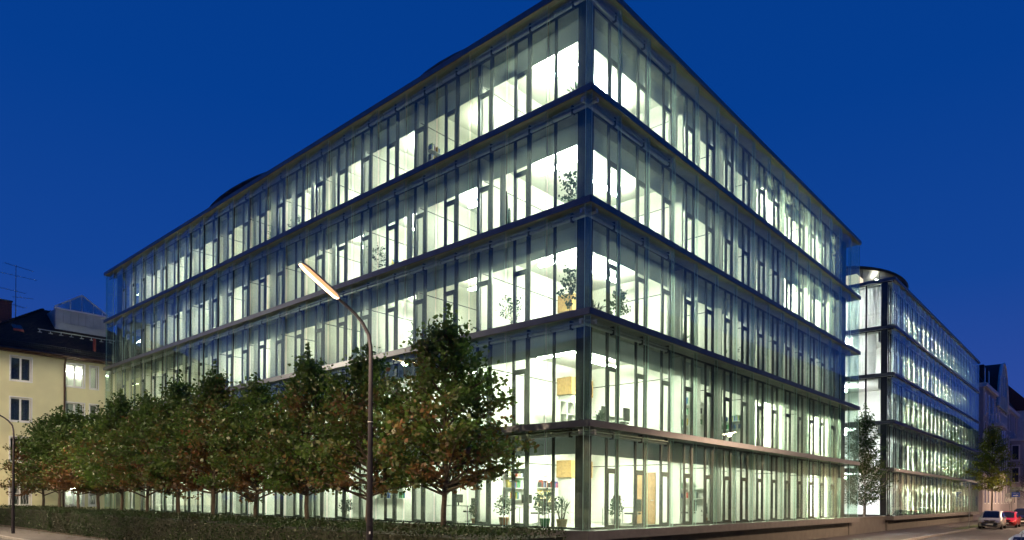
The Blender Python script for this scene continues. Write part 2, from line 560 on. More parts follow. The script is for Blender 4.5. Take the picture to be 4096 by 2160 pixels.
def build_office(root, name, x0, Lx, Ly, nR, BR, sR, BL, nL, sL, z0, tubesR, cfg):
    """x0: corner x. Right facade along +x at y=0, left facade along +y at x=x0."""
    rng = random.Random(cfg['seed'])
    # floor slabs and fascia
    for k in range(6):
        zt = z0 + ST * k
        th = .2 if k else .30
        s = MB().box(x0 + .012, .012, zt - th, x0 + Lx - .012, Ly - .012, zt - .004)
        sl = s.build('roof_slab' if k == 5 else 'floor_slab', SLAB, root)
        nR2 = nR // 2
        wR = Lx / nR2
        top, bot = (.005, -.215) if k else (.005, -.30)
        fr = cfg['fasR']; 
        key = (name, k == 0)
        if key not in fr:
            fr[key] = MB().box(.004, -.022, bot, wR - .004, .008, top).mesh('fascia_panel', FASCIA if k else STONE)
        for i in range(nR2):
            inst('fascia_panel', fr[key], sl, (x0 + i * wR, 0, zt))
        if nL:
            nL2 = nL // 2
            wL = Ly / nL2
            key = (name, 'L', k == 0)
            if key not in fr:
                fr[key] = MB().box(-.022, .004, bot, .008, wL - .004, top).mesh('fascia_panel', FASCIA if k else STONE)
            for i in range(nL2):
                inst('fascia_panel', fr[key], sl, (x0, i * wL, zt))
        # far returns of the fascia
        MB().box(x0 + Lx - .008, -.022, zt + bot, x0 + Lx + .022, 6, zt + top).build('fascia_panel', FASCIA if k else STONE, sl)
    # outer skin
    gR = outer_mesh(BR)
    bays = int(round(Lx / BR))
    tR = tube_mesh(BR)
    for k in range(5):
        z = z0 + ST * k
        for i in range(bays):
            inst('glass_panel', gR, root, (x0 + i * BR, 0, z))
            if i < tubesR:
                t = inst('blind_tube', tR, root, (x0 + i * BR, 0, z)); inst('tube_bracket', brk_me, t, (BR, 0, 0))
        MB().box(x0 + Lx - .06, .12, z + .005, x0 + Lx - .045, .68, z + 3.385).build('end_glass', G_OUT, root)
    # windows right
    F, C, PF, PU, PL = frame_mesh(BR)
    for k in range(5):
        z = z0 + ST * k
        for i in range(sR[1]):
            lo = (x0 + sR[0] + i * BR, .7, z)
            a = inst('fixed_window', F, root, lo); inst('pane', PF, a)
            a = inst('casement_window', C, root, lo); inst('pane', PU, a); inst('pane', PL, a)
        xe = x0 + sR[0] + sR[1] * BR
        MB().box(xe + .002, .70, z, x0 + Lx - .70, .80, z + 3.4).build('column_cladding', CLAD, root)
    if nL:
        gL = outer_mesh(BL)
        tL = tube_mesh(BL)
        F, C, PF, PU, PL = frame_mesh(BL)
        for k in range(5):
            z = z0 + ST * k
            for i in range(int(round(Ly / BL))):
                inst('glass_panel', gL, root, (x0, (i + 1) * BL, z), -PI / 2)
                t = inst('blind_tube', tL, root, (x0, (i + 1) * BL, z), -PI / 2); inst('tube_bracket', brk_me, t, (BL * .45, 0, 0))
            for i in range(sL[1]):
                lo = (x0 + .7, sL[0] + (i + 1) * BL, z)
                a = inst('fixed_window', F, root, lo, -PI / 2); inst('pane', PF, a)
                a = inst('casement_window', C, root, lo, -PI / 2); inst('pane', PU, a); inst('pane', PL, a)
            ye = sL[0] + sL[1] * BL
            MB().box(x0 + .70, ye + .002, z, x0 + .80, Ly - .70, z + 3.4).build('column_cladding', CLAD, root)
            MB().box(x0 + .10, Ly - .06, z + .005, x0 + .68, Ly - .045, z + 3.385).build('end_glass', G_OUT, root)


# ---------------------------------------------------------------- main building
B1 = thing('office_building', 'long five-storey office building with a double glass skin and brightly lit rooms, nearest the camera', 'office building',
           group='glass office buildings on the street')
LX, LY, BR, BL = 30.31, 45.07, 30.31 / 16, 45.07 / 24
SR, SL = 2.08, 2.02
NMR, NML = 14, 22
build_office(B1, 'b1', 0, LX, LY, 16, BR, (SR, NMR), BL, 24, (SL, NML), ZB, 3, dict(seed=3, fasR={}))
hR, hRp = half_mesh(SR - 1.08)
hL, hLp = half_mesh(SL - 1.0)
for k in range(5):
    z = ZB + ST * k
    cc = MB()
    cc.box(.70, .70, z, 1.078, .79, z + 3.4); cc.box(.70, .79, z, .79, .998, z + 3.4)
    cc.build('corner_column', CLAD, B1)
    a = inst('fixed_window', hR, B1, (1.08, .7, z)); inst('pane', hRp, a)
    a = inst('fixed_window', hL, B1, (.7, SL, z), -PI / 2); inst('pane', hLp, a)
    MB().box(.83, .83, z, 1.17, 1.17, z + 3.36).build('inner_pier', WALL, B1)
    # interior shell of the floor
    ya, yb, xa, xb = .82, LY - .72, .82, LX - .72
    yc, xc = SL + 2 * BL, SR + 3 * BR           # corner room limits
    c = MB(); zc = z + 3.36
    c.box(1.30, 1.30, zc, 6, yb, zc + .03); c.box(6, 1.30, zc, xb, yc, zc + .03)
    c.build('ceiling', CEIL, B1)
    b = MB()
    b.box(1.27, 1.27, z + 2.62, 1.30, yb, z + 3.395); b.box(1.30, 1.27, z + 2.62, xb, 1.30, z + 3.395)
    b.build('glare_screen', SCREEN, B1)
    w = MB()
    w.box(6, yc + .06, z, 6.1, yb, z + 3.36); w.box(xc + .06, yc, z, xb, yc + .1, z + 3.36)
    w.build('back_wall', WALL, B1)
    w = MB()
    w.box(LX - .78, .82, z, LX - .70, yc, z + 3.4)
    w.build('end_wall', WALL, B1)
    w = MB(); w.box(.82, LY - .74, z, .9, LY - .70, z + 3.4)
    for i in range(3):
        w.box(.9 + i * 1.7 + 1.6, LY - .78, z, .9 + i * 1.7 + 1.7, LY - .70, z + 3.4)
        MB().box(.9 + i * 1.7, LY - .75, z + .05, .9 + i * 1.7 + 1.6, LY - .735, z + 3.35).build('end_window', G_IN, B1)
    w.build('end_post', FRAME, B1)
PWL = MB().box(.86, -.05, 0, 6.0, .05, 3.36).mesh('partition_wall', WALL)
PWC = MB().box(.86, -.05, 0, SR + 3 * BR, .05, 3.36).mesh('partition_wall', WALL)
PWR = MB().box(-.05, .86, 0, .05, SL + 2 * BL, 3.36).mesh('partition_wall', WALL)
SKIRT = mat('picture_rail_dark', (.05, .05, .05), .6)
RAILL = MB().box(.95, -.056, 2.5, 5.99, .056, 2.54).mesh('cable_rail', SKIRT)
RAILR = MB().box(-.056, 1.35, 2.5, .056, SL + 2 * BL - .02, 2.54).mesh('cable_rail', SKIRT)
rng = random.Random(11)
LWEIGHT = [0.35, .55, .9, 1]
for k in range(5):
    z = ZB + ST * k
    for j in range(2, NML, 2):
        a = inst('partition_wall', PWC if j == 2 else PWL, B1, (0, SL + j * BL, z))
        inst('cable_rail', RAILL, a)
    for j in range(3, NMR, 2):
        a = inst('partition_wall', PWR, B1, (SR + j * BR, 0, z))
        inst('cable_rail', RAILR, a)
    pendant((2.6, 3.4, z + 2.93), PI / 2, L_CORNER, f'lit pendant lamp nearest the left windows of the corner room, {FLOORN[k]}')
    pendant((5.3, 3.0, z + 2.93), 0, L_CORNER, f'lit pendant lamp nearest the right windows of the corner room, {FLOORN[k]}')
    for n_, j in enumerate(range(2, NML, 2)):
        q = rng.random()
        far = n_ / 10
        m = L_HI if q > .35 + .55 * far else (L_MID if q > .10 + .45 * far else L_LO)
        if k == 0 and n_ > 0: m = L_HI if q > .2 else L_MID
        pendant((3.0 + rng.uniform(-.3, .5), SL + (j + 1) * BL, z + 2.93), PI / 2, m,
                f'lit pendant lamp in {ORD[n_]} room left of corner room, left facade, {FLOORN[k]}')
    for n_, j in enumerate(range(3, NMR - 1, 2)):
        q = rng.random()
        m = L_HI if q > .45 else L_MID
        if n_ >= 2: m = L_R if q > .3 else L_HI
        if n_ == 5: m = L_COOL
        if k == 2 and n_ in (2, 3): m = L_LO
        pendant((SR + (j + 1) * BR, 3.0 + rng.uniform(-.2, .5), z + 2.93), 0, m,
                f'lit pendant lamp in {ORD[n_]} room right of corner room, right facade, {FLOORN[k]}')
# curtains of the main building
CG = 'curtains behind the office windows'
for k in range(5):
    z = ZB + ST * k
    for i in range(NML):
        if i < 1 or (k == 0 and i < 4): continue
        if rng.random() < .34 + .3 * i / NML:
            v = rng.choice([0, 0, 1, 1, 2, 2, 2, 3] if i > 7 else [1, 2, 2, 3])
            o = inst('curtain', CURTV[v], None, (.93, SL + (i + 1) * BL - .78 - (rng.random() * .3 if v else 0), z), -PI / 2)
            tag(o, f'{CURTD[v]} at {ORD[i]} wide window from the corner, left facade, {FLOORN[k]}', 'curtain', CG)
    for i in range(NMR):
        if i < 1 or (k < 2 and i < 3 and i != 2): continue
        if rng.random() < .52 + .28 * i / NMR:
            v = rng.choice([0, 0, 0, 1, 2] if i > 4 else [0, 1, 1, 2])
            o = inst('curtain', CURTV[v], None, (SR + i * BR + .79 + (rng.random() * .2 if v else 0), .93, z))
            tag(o, f'{CURTD[v]} at {ORD[i]} wide window from the corner, right facade, {FLOORN[k]}', 'curtain', CG)
# plinth
p = MB()
p.box(.5, .5, -.05, LX - .55, .9, ZB - .302); p.box(.5, .9, -.05, .9, LY - .5, ZB - .302)
p.build('plinth_wall', CONC, B1)
p = MB(); p.box(LX - .5, .45, -.05, 39.7, .75, ZB - .30)
# roof pavilions with curved rims
def pavilion(root, cx, cy, rx, ry, zr, zroof, lit=None):
    n = 40
    ring = lambda s, z: [(cx + rx * s * math.cos(2 * PI * i / n), cy + ry * s * math.sin(2 * PI * i / n), z) for i in range(n)]
    m = MB()
    R = [ring(1.0, zr - .28), ring(1.02, zr - .14), ring(1.0, zr), ring(.2, zr + .25)]
    vs = sum(R, [])
    fs = [(a * n + i, a * n + (i + 1) % n, (a + 1) * n + (i + 1) % n, (a + 1) * n + i) for a in range(3) for i in range(n)]
    fs += [tuple(range(3 * n, 4 * n)), tuple(range(n - 1, -1, -1))]
    m.add(vs, fs, 0, False)
    rim = m.build('pavilion_roof', ROOFM, root)
    g = MB()
    vs = ring(.95, zroof) + ring(.95, zr - .285)
    g.add(vs, [(i, (i + 1) % n, n + (i + 1) % n, n + i) for i in range(n)], 0, False)
    gl = g.build('pavilion_glazing', G_DARK, root)
    po = MB()
    for i in range(0, n, 2):
        t = 2 * PI * i / n
        x, y = cx + rx * .965 * math.cos(t), cy + ry * .965 * math.sin(t)
        po.tube([(x, y, zroof), (x, y, zr - .28)], .04, 6)
    po.build('pavilion_posts', FRAME, gl)
    w = MB()
    vs = ring(.5, zroof) + ring(.5, zr - .3)
    w.add(vs, [(i, (i + 1) % n, n + (i + 1) % n, n + i) for i in range(n)], 0, False)
    w.build('pavilion_core', BEAM, root)


ZR = ZB + 5 * ST
pavilion(B1, 8.19, 32.53, 4.4, 10.11, 23.26, ZR)
pavilion(B1, 7.53, 11.24, 4.0, 6.35, 22.76, ZR)
# timber fittings of the corner rooms
for k, (za, zb) in ((0, (3.28, 3.95)), (1, (2.92, 3.6)), (2, (2.75, 3.3))):
    z = ZB + ST * k
    MB().box(5.6, 4.9, z + 1.98, 7.2, 5.70, z + 2.72).build('timber_bulkhead', TIMBER, B1)
    MB().box(5.75, 5.0, z + .003, 6.5, 5.70, z + 1.978).build('service_panel', WALL, B1)
d = MB(); d.box(7.68, 2.0, ZB + .003, 7.708, 2.9, ZB + 2.2)
dd = d.build('door', TIMBERD, B1)
MB().box(7.64, 2.08, ZB + 1.0, 7.678, 2.2, ZB + 1.03).build('handle', STEEL, dd)

# ---------------------------------------------------------------- second office building
X2, L2 = 39.37, 41.35
B2 = thing('office_building', 'second glass-skinned office building further down the street, beyond the gap with the birch', 'office building',
           group='glass office buildings on the street')
BR2 = L2 / 22
Z2 = ZB - .05
build_office(B2, 'b2', X2, L2, 13.0, 22, BR2, (1.25, 20), 0, 0, None, Z2, 0, dict(seed=5, fasR={}))
WE = [(.12, .52), (.98, 1.96), (2.08, 3.85), (3.97, 5.74), (5.86, 7.63), (7.75, 9.52), (9.64, 11.41)]
for k in range(6):
    zt = Z2 + ST * k
    sl = [c for c in B2.children if c.name.startswith(('floor_slab', 'roof_slab'))][k]
    for i in range(4):
        MB().box(X2 - .022, i * 3.25 + .004, zt - (.215 if k else .30), X2 + .008, i * 3.25 + 3.246, zt + .005).build('fascia_panel', FASCIA if k else STONE, sl)
for k in range(5):
    z = Z2 + ST * k
    MB().box(X2 + .10, .53, z, X2 + .2, .97, z + 3.38).build('corner_panel', CLAD, B2)
    for a, b in WE:
        f = MB()
        f.box(X2 + .10, b, z, X2 + .2, b + .11, z + 3.38) if b > .6 else None
        f.box(X2 + .10, a, z, X2 + .2, b, z + .07); f.box(X2 + .10, a, z + 3.31, X2 + .2, b, z + 3.38)
        fo = f.build('end_window', FRAME, B2)
        MB().box(X2 + .14, a + .002, z + .06, X2 + .155, b - .002, z + 3.32).build('pane', G_IN, fo)
        if a > .6:
            MB().tube([(X2 + .0 - .02, a, z + 3.1), (X2 - .02, b, z + 3.1)], .05, 8).build('blind_tube', TUBE, B2) if False else None
    w = MB()
    w.box(X2 + 5.4, 6.0, z, X2 + L2 - .75, 6.1, z + 3.4)
    w.box(X2 + 5.3, 6.1, z, X2 + 5.4, 12.9, z + 3.4); w.box(X2 + .2, 12.8, z, X2 + 5.3, 12.9, z + 3.4)
    w.build('back_wall', WALL, B2)
    w = MB(); w.box(X2 + L2 - .78, .82, z, X2 + L2 - .7, 6, z + 3.4); w.build('end_wall', WALL, B2)
    c = MB(); c.box(X2 + 1.0, 1.3, z + 3.34, X2 + L2 - .8, 5.99, z + 3.37); c.box(X2 + 1.0, 6.0, z + 3.34, X2 + 5.29, 12.79, z + 3.37)
    c.build('ceiling', CEIL, B2)
    b = MB(); b.box(X2 + .75, 1.2, z + 2.62, X2 + L2 - .8, 1.3, z + 3.395); b.build('glare_screen', SCREEN, B2)
    PW2 = MB().box(-.05, .86, 0, .05, 6, 3.36).mesh('partition_wall', WALL)
    for j in range(3, 20, 3):
        inst('partition_wall', PW2, B2, (X2 + 1.25 + j * BR2, 0, z))
    pendant((X2 + 2.6, 4.4, z + 3.05), 0, L_COOL, f'lit pendant lamp at the front of the end room, second building, {FLOORN[k]}')
    pendant((X2 + 2.6, 9.0, z + 3.05), 0, L_CORNER, f'lit pendant lamp at the back of the end room, second building, {FLOORN[k]}')
    for n_, j in enumerate(range(3, 20, 3)):
        q = rng.random()
        tl_ = pendant((X2 + 1.25 + (j + 1.5) * BR2, 3.8, z + 2.9), 0, L_MAX,
                f'lit pendant lamp in {ORD[n_]} room on the street side, second building, {FLOORN[k]}')
        tl_.scale = (2.7, 1, 1)
    for i in range(20):
        if True:
            v = 0
            o = inst('curtain', CURTV[v or 4], None, (X2 + 1.25 + i * BR2 + 0, .95, z))
            tag(o, f'{CURTD[v]} at {ORD[i]} wide window of the second building, {FLOORN[k]}', 'curtain', CG)
ce = [(4, 2.1, 0), (4, 1.0, 0), (4, 3.2, 0), (4, 4.2, 0), (3, 2.1, 0), (3, 1.0, 1), (3, 4.0, 0)]
for k, y, v in ce:
    o = inst('curtain', CURTV[v], None, (X2 + .42, y + .98, Z2 + ST * k), -PI / 2)
    tag(o, f'white curtain hung {y:.0f} m in from the corner at the end face, second building, {FLOORN[k]}' if False else
        {(4, 2.1): 'white curtain left of the central post in the end face, second building, top floor',
         (4, 1.0): 'white curtain between post and dark corner panel, end face, second building, top floor',
         (4, 3.2): 'second white curtain left of the central post, end face, second building, top floor',
         (4, 4.2): 'third white curtain left of the central post, end face, second building, top floor',
         (3, 2.1): 'white curtain left of the central post in the end face, second building, third floor',
         (3, 1.0): 'white curtain between post and dark corner panel, end face, second building, third floor',
         (3, 4.0): 'second white curtain left of the central post, end face, second building, third floor'}[(k, y)], 'curtain', CG)
p = MB(); p.box(X2 + .35, .5, -.05, X2 + L2 - .6, .9, Z2 - .302); p.box(X2 + .35, .9, -.05, X2 + .75, 12, Z2 - .302)
p.build('plinth_wall', CONC, B2)
pavilion(B2, 53.5, 7.11, 7.67, 4.73, 23.02, Z2 + 5 * ST)
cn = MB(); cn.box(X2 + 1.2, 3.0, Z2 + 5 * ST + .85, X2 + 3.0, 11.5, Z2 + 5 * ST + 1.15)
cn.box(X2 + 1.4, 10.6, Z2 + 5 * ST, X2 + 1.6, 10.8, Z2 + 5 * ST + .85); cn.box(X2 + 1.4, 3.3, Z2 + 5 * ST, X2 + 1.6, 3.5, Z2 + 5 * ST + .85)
cn.build('glowing_terrace_beam', emit('terrace_beam_glow', (1.0, .88, .66), 1.1), B2)  # terrace beam; the uplight on it is put in as its own glow
pendant((50.5, 4.2, 22.3), .5, L_LO, 'small lamp under the curved pavilion roof of the second building')
# raised planter between the two buildings
pw = thing('planter', 'low concrete planter wall bridging the gap between the two office buildings', 'planter', (34.8, 0, 0))
MB().box(-4.95, .48, -.02, 4.2, .72, ZB - .1).build('planter_wall', CONC, pw)
MB().box(-5.0, .42, ZB - .098, 4.2, .78, ZB - .02).build('coping', STONE, pw)
MB().box(-4.9, .725, -.02, 4.1, 9, ZB - .16).build('soil', SOIL, pw)

# ================================================================== trees
def leaf_quads(C, size, rs, flat=.0):
    """C: (N,3) centres -> kite leaves (N,4,3)"""
    N = len(C)
    d = rs.normal(size=(N, 3)); d /= np.linalg.norm(d, axis=1)[:, None]
    e = rs.normal(size=(N, 3)); e[:, 2] *= (1 - flat)
    e -= d * (e * d).sum(1)[:, None]; e /= np.linalg.norm(e, axis=1)[:, None]
    s = size * rs.uniform(.6, 1.25, N)[:, None]
    nn = np.cross(d, e)
    v = np.stack([C - d * s * .5, C + e * s * .42 + nn * s * .08, C + d * s * .62, C - e * s * .42 + nn * s * .08], 1)
    return v


def make_tree_mesh(H, z0, rmax, nl, per, leaf, seed, mleaf, prof, spread=.26, updeg=32, shoots=4, tr=.11, bark=BARK, wob=.1):
    rs = np.random.RandomState(seed)
    tk = MB(); lb = MB()
    pts = [(0, 0, 0)]; rad = [tr * 1.25]
    for i in range(1, 9):
        h = H * .97 * i / 8
        pts.append((rs.normal() * wob * (i / 8), rs.normal() * wob * (i / 8), h)); rad.append(max(.012, tr * (1 - i / 8.4)))
    tk.tube(pts, rad, 9)
    P = np.array(pts)
    cs = []
    def axis(h):
        return np.array([np.interp(h, P[:, 2], P[:, 0]), np.interp(h, P[:, 2], P[:, 1]), h])
    for i in range(nl):
        t = (i + rs.rand() * .8) / nl
        h0 = z0 + (H - z0) * (t ** 1.1) * .93
        az = i * 2.39996 + rs.normal() * .3
        L = rmax * np.interp(t, *zip(*prof)) * rs.uniform(.72, 1.14)
        up = math.radians(updeg + rs.normal() * 9 + t * 22 - (1 - t) * 14)
        b0 = axis(max(h0 - L * math.sin(up) * .35, z0 - .45))
        d = np.array([math.cos(az) * math.cos(up), math.sin(az) * math.cos(up), math.sin(up)])
        bend = np.array([0, 0, -.10 * L])
        cv = lambda s: b0 + d * L * s + bend * s * s
        lb.tube([cv(0), cv(.35), cv(.7), cv(1)], [max(.012, tr * .42 * (1 - t * .7)), .02 + .008 * L, .014, .006], 5)
        n = int(per * (.45 + L / rmax * .75))
        nt_ = int(4 + 4 * L / rmax)
        for q in range(nt_):
            s = .30 + .72 * (q + rs.rand() * .6) / nt_
            p0 = b0 + d * (L * s) + bend * s * s
            tw = rs.normal(size=3); tw[2] = abs(tw[2]) * .5; tw = tw / np.linalg.norm(tw) + d * .5
            lt = spread * rs.uniform(.8, 1.9)
            p1 = p0 + tw * lt
            lb.tube([p0, p1], [.012, .004], 3, cap=False)
            k_ = max(4, int(n / nt_))
            u = rs.beta(1.6, 1.1, k_)
            cl = p0 + (p1 - p0) * u[:, None] + rs.normal(size=(k_, 3)) * np.array([.16, .16, .11]) * (spread / .33)
            cs.append(cl)
    for i in range(shoots):
        t = rs.uniform(.35, .85) if i else 1.0
        h = z0 + (H - z0) * t * .96
        az = rs.rand() * 6.28
        rr = 0 if i == 0 else rmax * np.interp(t, *zip(*prof)) * rs.uniform(.35, .7)
        b0 = axis(min(h, H * .96)) + np.array([math.cos(az) * rr, math.sin(az) * rr, -.3])
        Ls = .9 + rs.rand() * .5
        lb.tube([b0 - np.array([0, 0, .3]), b0 + np.array([0, 0, Ls])], [.02, .005], 5)
        n = int(per * .55)
        s = rs.rand(n)
        c = b0 + np.array([0, 0, 1.0]) * (s * Ls)[:, None] + rs.normal(size=(n, 3)) * (.20 * (1.15 - s))[:, None]
        cs.append(c)
    C = np.concatenate(cs)
    C = C[C[:, 2] > z0 - .5]
    me = quads_mesh('crown', leaf_quads(C, leaf, rs), mleaf)
    return tk.mesh('trunk', bark), lb.mesh('limbs', bark), me


LPROF = [(0, .95), (.10, 1.08), (.40, 1.05), (.58, .85), (.72, .58), (.86, .30), (1, .08)]
LT = [make_tree_mesh(H, 2.6, R_, 66, 155, .145, sd, LIME, LPROF, spread=.34, shoots=7) for H, R_, sd in ((8.0, 2.55, 1), (7.8, 2.6, 2), (8.2, 2.4, 3), (7.9, 2.55, 4))]
treeh = [8.5, 8.0, 8.5, 7.8, 8.8, 8.8, 8.3, 8.8, 8.0, 8.5, 8.9, 8.6]
names = ['tallest-looking pointed tree nearest the building corner, right of the big street lamp', 'bushy tree whose trunk stands just left of the big lamp pole',
         'reddish brown tree below the lit lamp head', 'low broad brown-green tree fourth from the corner', 'green pointed tree fifth from the corner',
         'green pointed tree sixth from the corner', 'dark green tree seventh from the corner', 'dark tree eighth from the corner, before the far end of the glass building',
         'dark tree ninth from the corner, in front of the narrow house windows', 'slim tree tenth from the corner, in front of the yellow house',
         'slim tree second from the left end of the row', 'last tree of the row at the far left, spreading towards the small lamp']
hv = [8.9, 8.7, 9.1, 8.8]
for i in range(12):
    v = [0, 1, 2, 3, 2, 0, 3, 1, 0, 2, 1, 3][i]
    s = treeh[i] / hv[v]
    t = thing('lime_tree', f'{names[i]}', 'tree', (-3.5 + rng.uniform(-.05, .05), 3.0 + 3.93 * i, .1), [0.4, 2.0, 4.1, 1.0, 3.1, 5.2, 0.1, 2.9, 4.6, 5.9, 1.7, 3.7][i], 'row of clipped lime trees along the hedge')
    t.scale = (1, 1, s)
    inst('trunk', LT[v][0], t); inst('limbs', LT[v][1], t); inst('crown', LT[v][2], t)

bt = make_tree_mesh(7.6, .9, 1.85, 60, 185, .105, 21, BIRCHL, [(0, .55), (.2, .9), (.45, 1), (.7, .75), (1, .15)], spread=.34, updeg=40, shoots=2, tr=.06, bark=BIRCHB, wob=.12)
for j, (x, y, s, rz, lab) in enumerate([(35.2, .98, 1.0, .3, 'slender birch tree standing in the planter between the two glass buildings'),
                                        (33.6, 4.6, .92, 2.2, 'second birch further back in the gap, half hidden behind the glass corner')]):
    t = thing('birch_tree', lab, 'tree', (x, y, ZB - .18), rz, 'birch trees between the office buildings')
    t.scale = (s, s, s)
    for n_, me in zip(('trunk', 'limbs', 'crown'), bt): inst(n_, me, t)
st = make_tree_mesh(10.3, 3.5, 2.4, 50, 150, .15, 31, MAPLEL, [(0, .6), (.2, 1.0), (.5, .95), (.8, .6), (1, .15)], spread=.38, updeg=30, shoots=3, tr=.10)
t = thing('street_tree', 'yellow-green street tree in front of the ornate grey house down the street', 'tree', (72.6, -2.2, .1))
for n_, me in zip(('trunk', 'limbs', 'crown'), st): inst(n_, me, t)
bt2 = make_tree_mesh(10, 2.5, 3.4, 60, 26, .11, 41, leafmat('bare_tree_leaf', [(.02, .025, .012), (.035, .035, .015)], None), [(0, .7), (.3, 1), (.6, .85), (1, .2)], spread=.4, updeg=42, shoots=3, tr=.14)
t = thing('bare_tree', 'dark thinly leaved tree at the right edge, past the ornate house', 'tree', (108, -3.2, .1))
for n_, me in zip(('trunk', 'limbs', 'crown'), bt2): inst(n_, me, t)

# ---------------------------------------------------------------- hedges
def hedge(label, x0, x1, y0, y1, zt, seed, per):
    rs = np.random.RandomState(seed)
    t = thing('hedge', label, 'hedge', ((x0 + x1) / 2, (y0 + y1) / 2, .1))
    hx, hy, h = (x1 - x0) / 2, (y1 - y0) / 2, zt - .1
    MB().box(-hx + .1, -hy + .1, .0, hx - .1, hy - .1, h - .1).build('branches', mat('hedge_core', (.014, .018, .008), .95, 0, .3, 10), t)
    A = []
    def face(n, f):
        u, v = rs.rand(n), rs.rand(n)
        A.append(f(u, v) + rs.normal(size=(n, 3)) * .05)
    z = np.zeros
    n = int(per * 2 * hy * h)
    face(n, lambda u, v: np.stack([np.full(n, -hx) + .03 * np.sin(u * 2 * hy * 2.1), -hy + 2 * hy * u, h * v], 1))
    n2 = int(per * .7 * 2 * hy * 2 * hx)
    face(n2, lambda u, v: np.stack([-hx + 2 * hx * v, -hy + 2 * hy * u, h + .045 * np.sin(u * 2 * hy * 1.7) + .03 * np.sin(v * 9) + np.abs(rs.normal(size=n2)) * .03], 1))
    n3 = int(per * 2 * hx * h)
    for sgn in (-1, 1):
        face(n3, lambda u, v: np.stack([-hx + 2 * hx * v, np.full(n3, sgn * hy), h * u], 1))
    n4 = int(per * .12 * 2 * hy)
    face(n4, lambda u, v: np.stack([np.full(n4, -hx + .08) + v * .5, -hy + 2 * hy * u, h + .05 + v * v * .12], 1))
    C = np.concatenate(A)
    o = inst('foliage', quads_mesh('foliage', leaf_quads(C, .062, rs), HEDGEL), t)
    return t


hedge('long clipped hedge running in front of the tree row', -6.0, -3.0, -1.45, 35.2, 1.36, 5, 300)
hedge('far end of the hedge in front of the yellow house, set back a little', -5.75, -3.0, 35.25, 58, 1.42, 6, 170)

rs_ = np.random.RandomState(77)
Cl = np.stack([-6.1 - np.abs(rs_.normal(size=900)) * .9, rs_.uniform(0, 52, 900), np.full(900, .112)], 1)
fl_ = inst('fallen_leaves', quads_mesh('fallen_leaves', leaf_quads(Cl, .11, rs_) * np.array([1, 1, .12]) + np.array([0, 0, .099]), LIME))
tag(fl_, 'brown leaves fallen on the pavement along the hedge', 'leaves', None, 'stuff')

# ================================================================== street lamps
def make_lamp(root, tilt=.585, bulge=.05, power=2400, cone=158, lens=None, col=(1.0, .74, .47)):
    p = MB()
    p.tube([(0, 0, 0), (0, 0, .9), (0, 0, 1.55)], [.088, .088, .084], 14)
    p.build('pole_base', POLE, root)
    p = MB()
    pts = [(0, 0, 1.552), (0, 0, 5.3), (-.01, 0, 5.9), (-.07, 0, 6.2), (-.25, 0, 6.45), (-.48, 0, 6.64), (-.80, 0, 6.82), (-.98, 0, 6.90)]
    p.tube(pts, [.074, .052, .046, .044, .040, .037, .034, .033], 12)
    p.tube([(0, 0, 1.50), (0, 0, 1.58)], [.092, .08], 14)
    p.build('pole', POLE, root)
    d = Vector((-1.06, 0, tilt)).normalized()
    up = Vector((d.z, 0, -d.x)); up = up if up.z > 0 else -up
    s0 = Vector((-.93, 0, 6.89))
    h = MB(); n = 12; L = 1.2
    rings = []
    for i in range(13):
        t = i / 12
        w = .130 * (max(0.0, 1 - abs(2 * t - 1) ** 5)) ** .5 + .015
        c = s0 + d * (L * t)
        rings.append([c + Vector((0, w * math.cos(a), 0)) + up * (.005 + .075 * (w / .13) * math.sin(a)) for a in [PI * q / 8 for q in range(9)]])
    vs = sum(rings, [])
    h.add(vs, [(i * 9 + q, i * 9 + q + 1, (i + 1) * 9 + q + 1, (i + 1) * 9 + q) for i in range(12) for q in range(8)], 0, True)
    hd = h.build('lamp_head', POLE, root)
    g = MB()
    rings = []
    for i in range(13):
        t = .02 + .96 * i / 12
        w = .116 * (max(0.0, 1 - abs(2 * t - 1) ** 5)) ** .5 + .008
        c = s0 + d * (L * t) - up * .002
        rings.append([c + Vector((0, w * math.cos(a), 0)) - up * (bulge * (w / .108) * math.sin(a)) for a in [PI * q / 6 for q in range(7)]])
    vs = sum(rings, [])
    g.add(vs, [(i * 7 + q, i * 7 + q + 1, (i + 1) * 7 + q + 1, (i + 1) * 7 + q) for i in range(12) for q in range(6)], 0, True)
    g.build('lens', lens or LENS, hd)
    ld = bpy.data.lights.new('lamp_light', 'SPOT')
    ld.energy = power; ld.color = col; ld.spot_size = math.radians(cone); ld.spot_blend = .45 if cone < 170 else .12; ld.shadow_soft_size = .12
    lo_ = bpy.data.objects.new('lamp_light', ld); COL.objects.link(lo_); lo_.parent = hd
    lo_.location = s0 + d * (L * .5) - up * .12


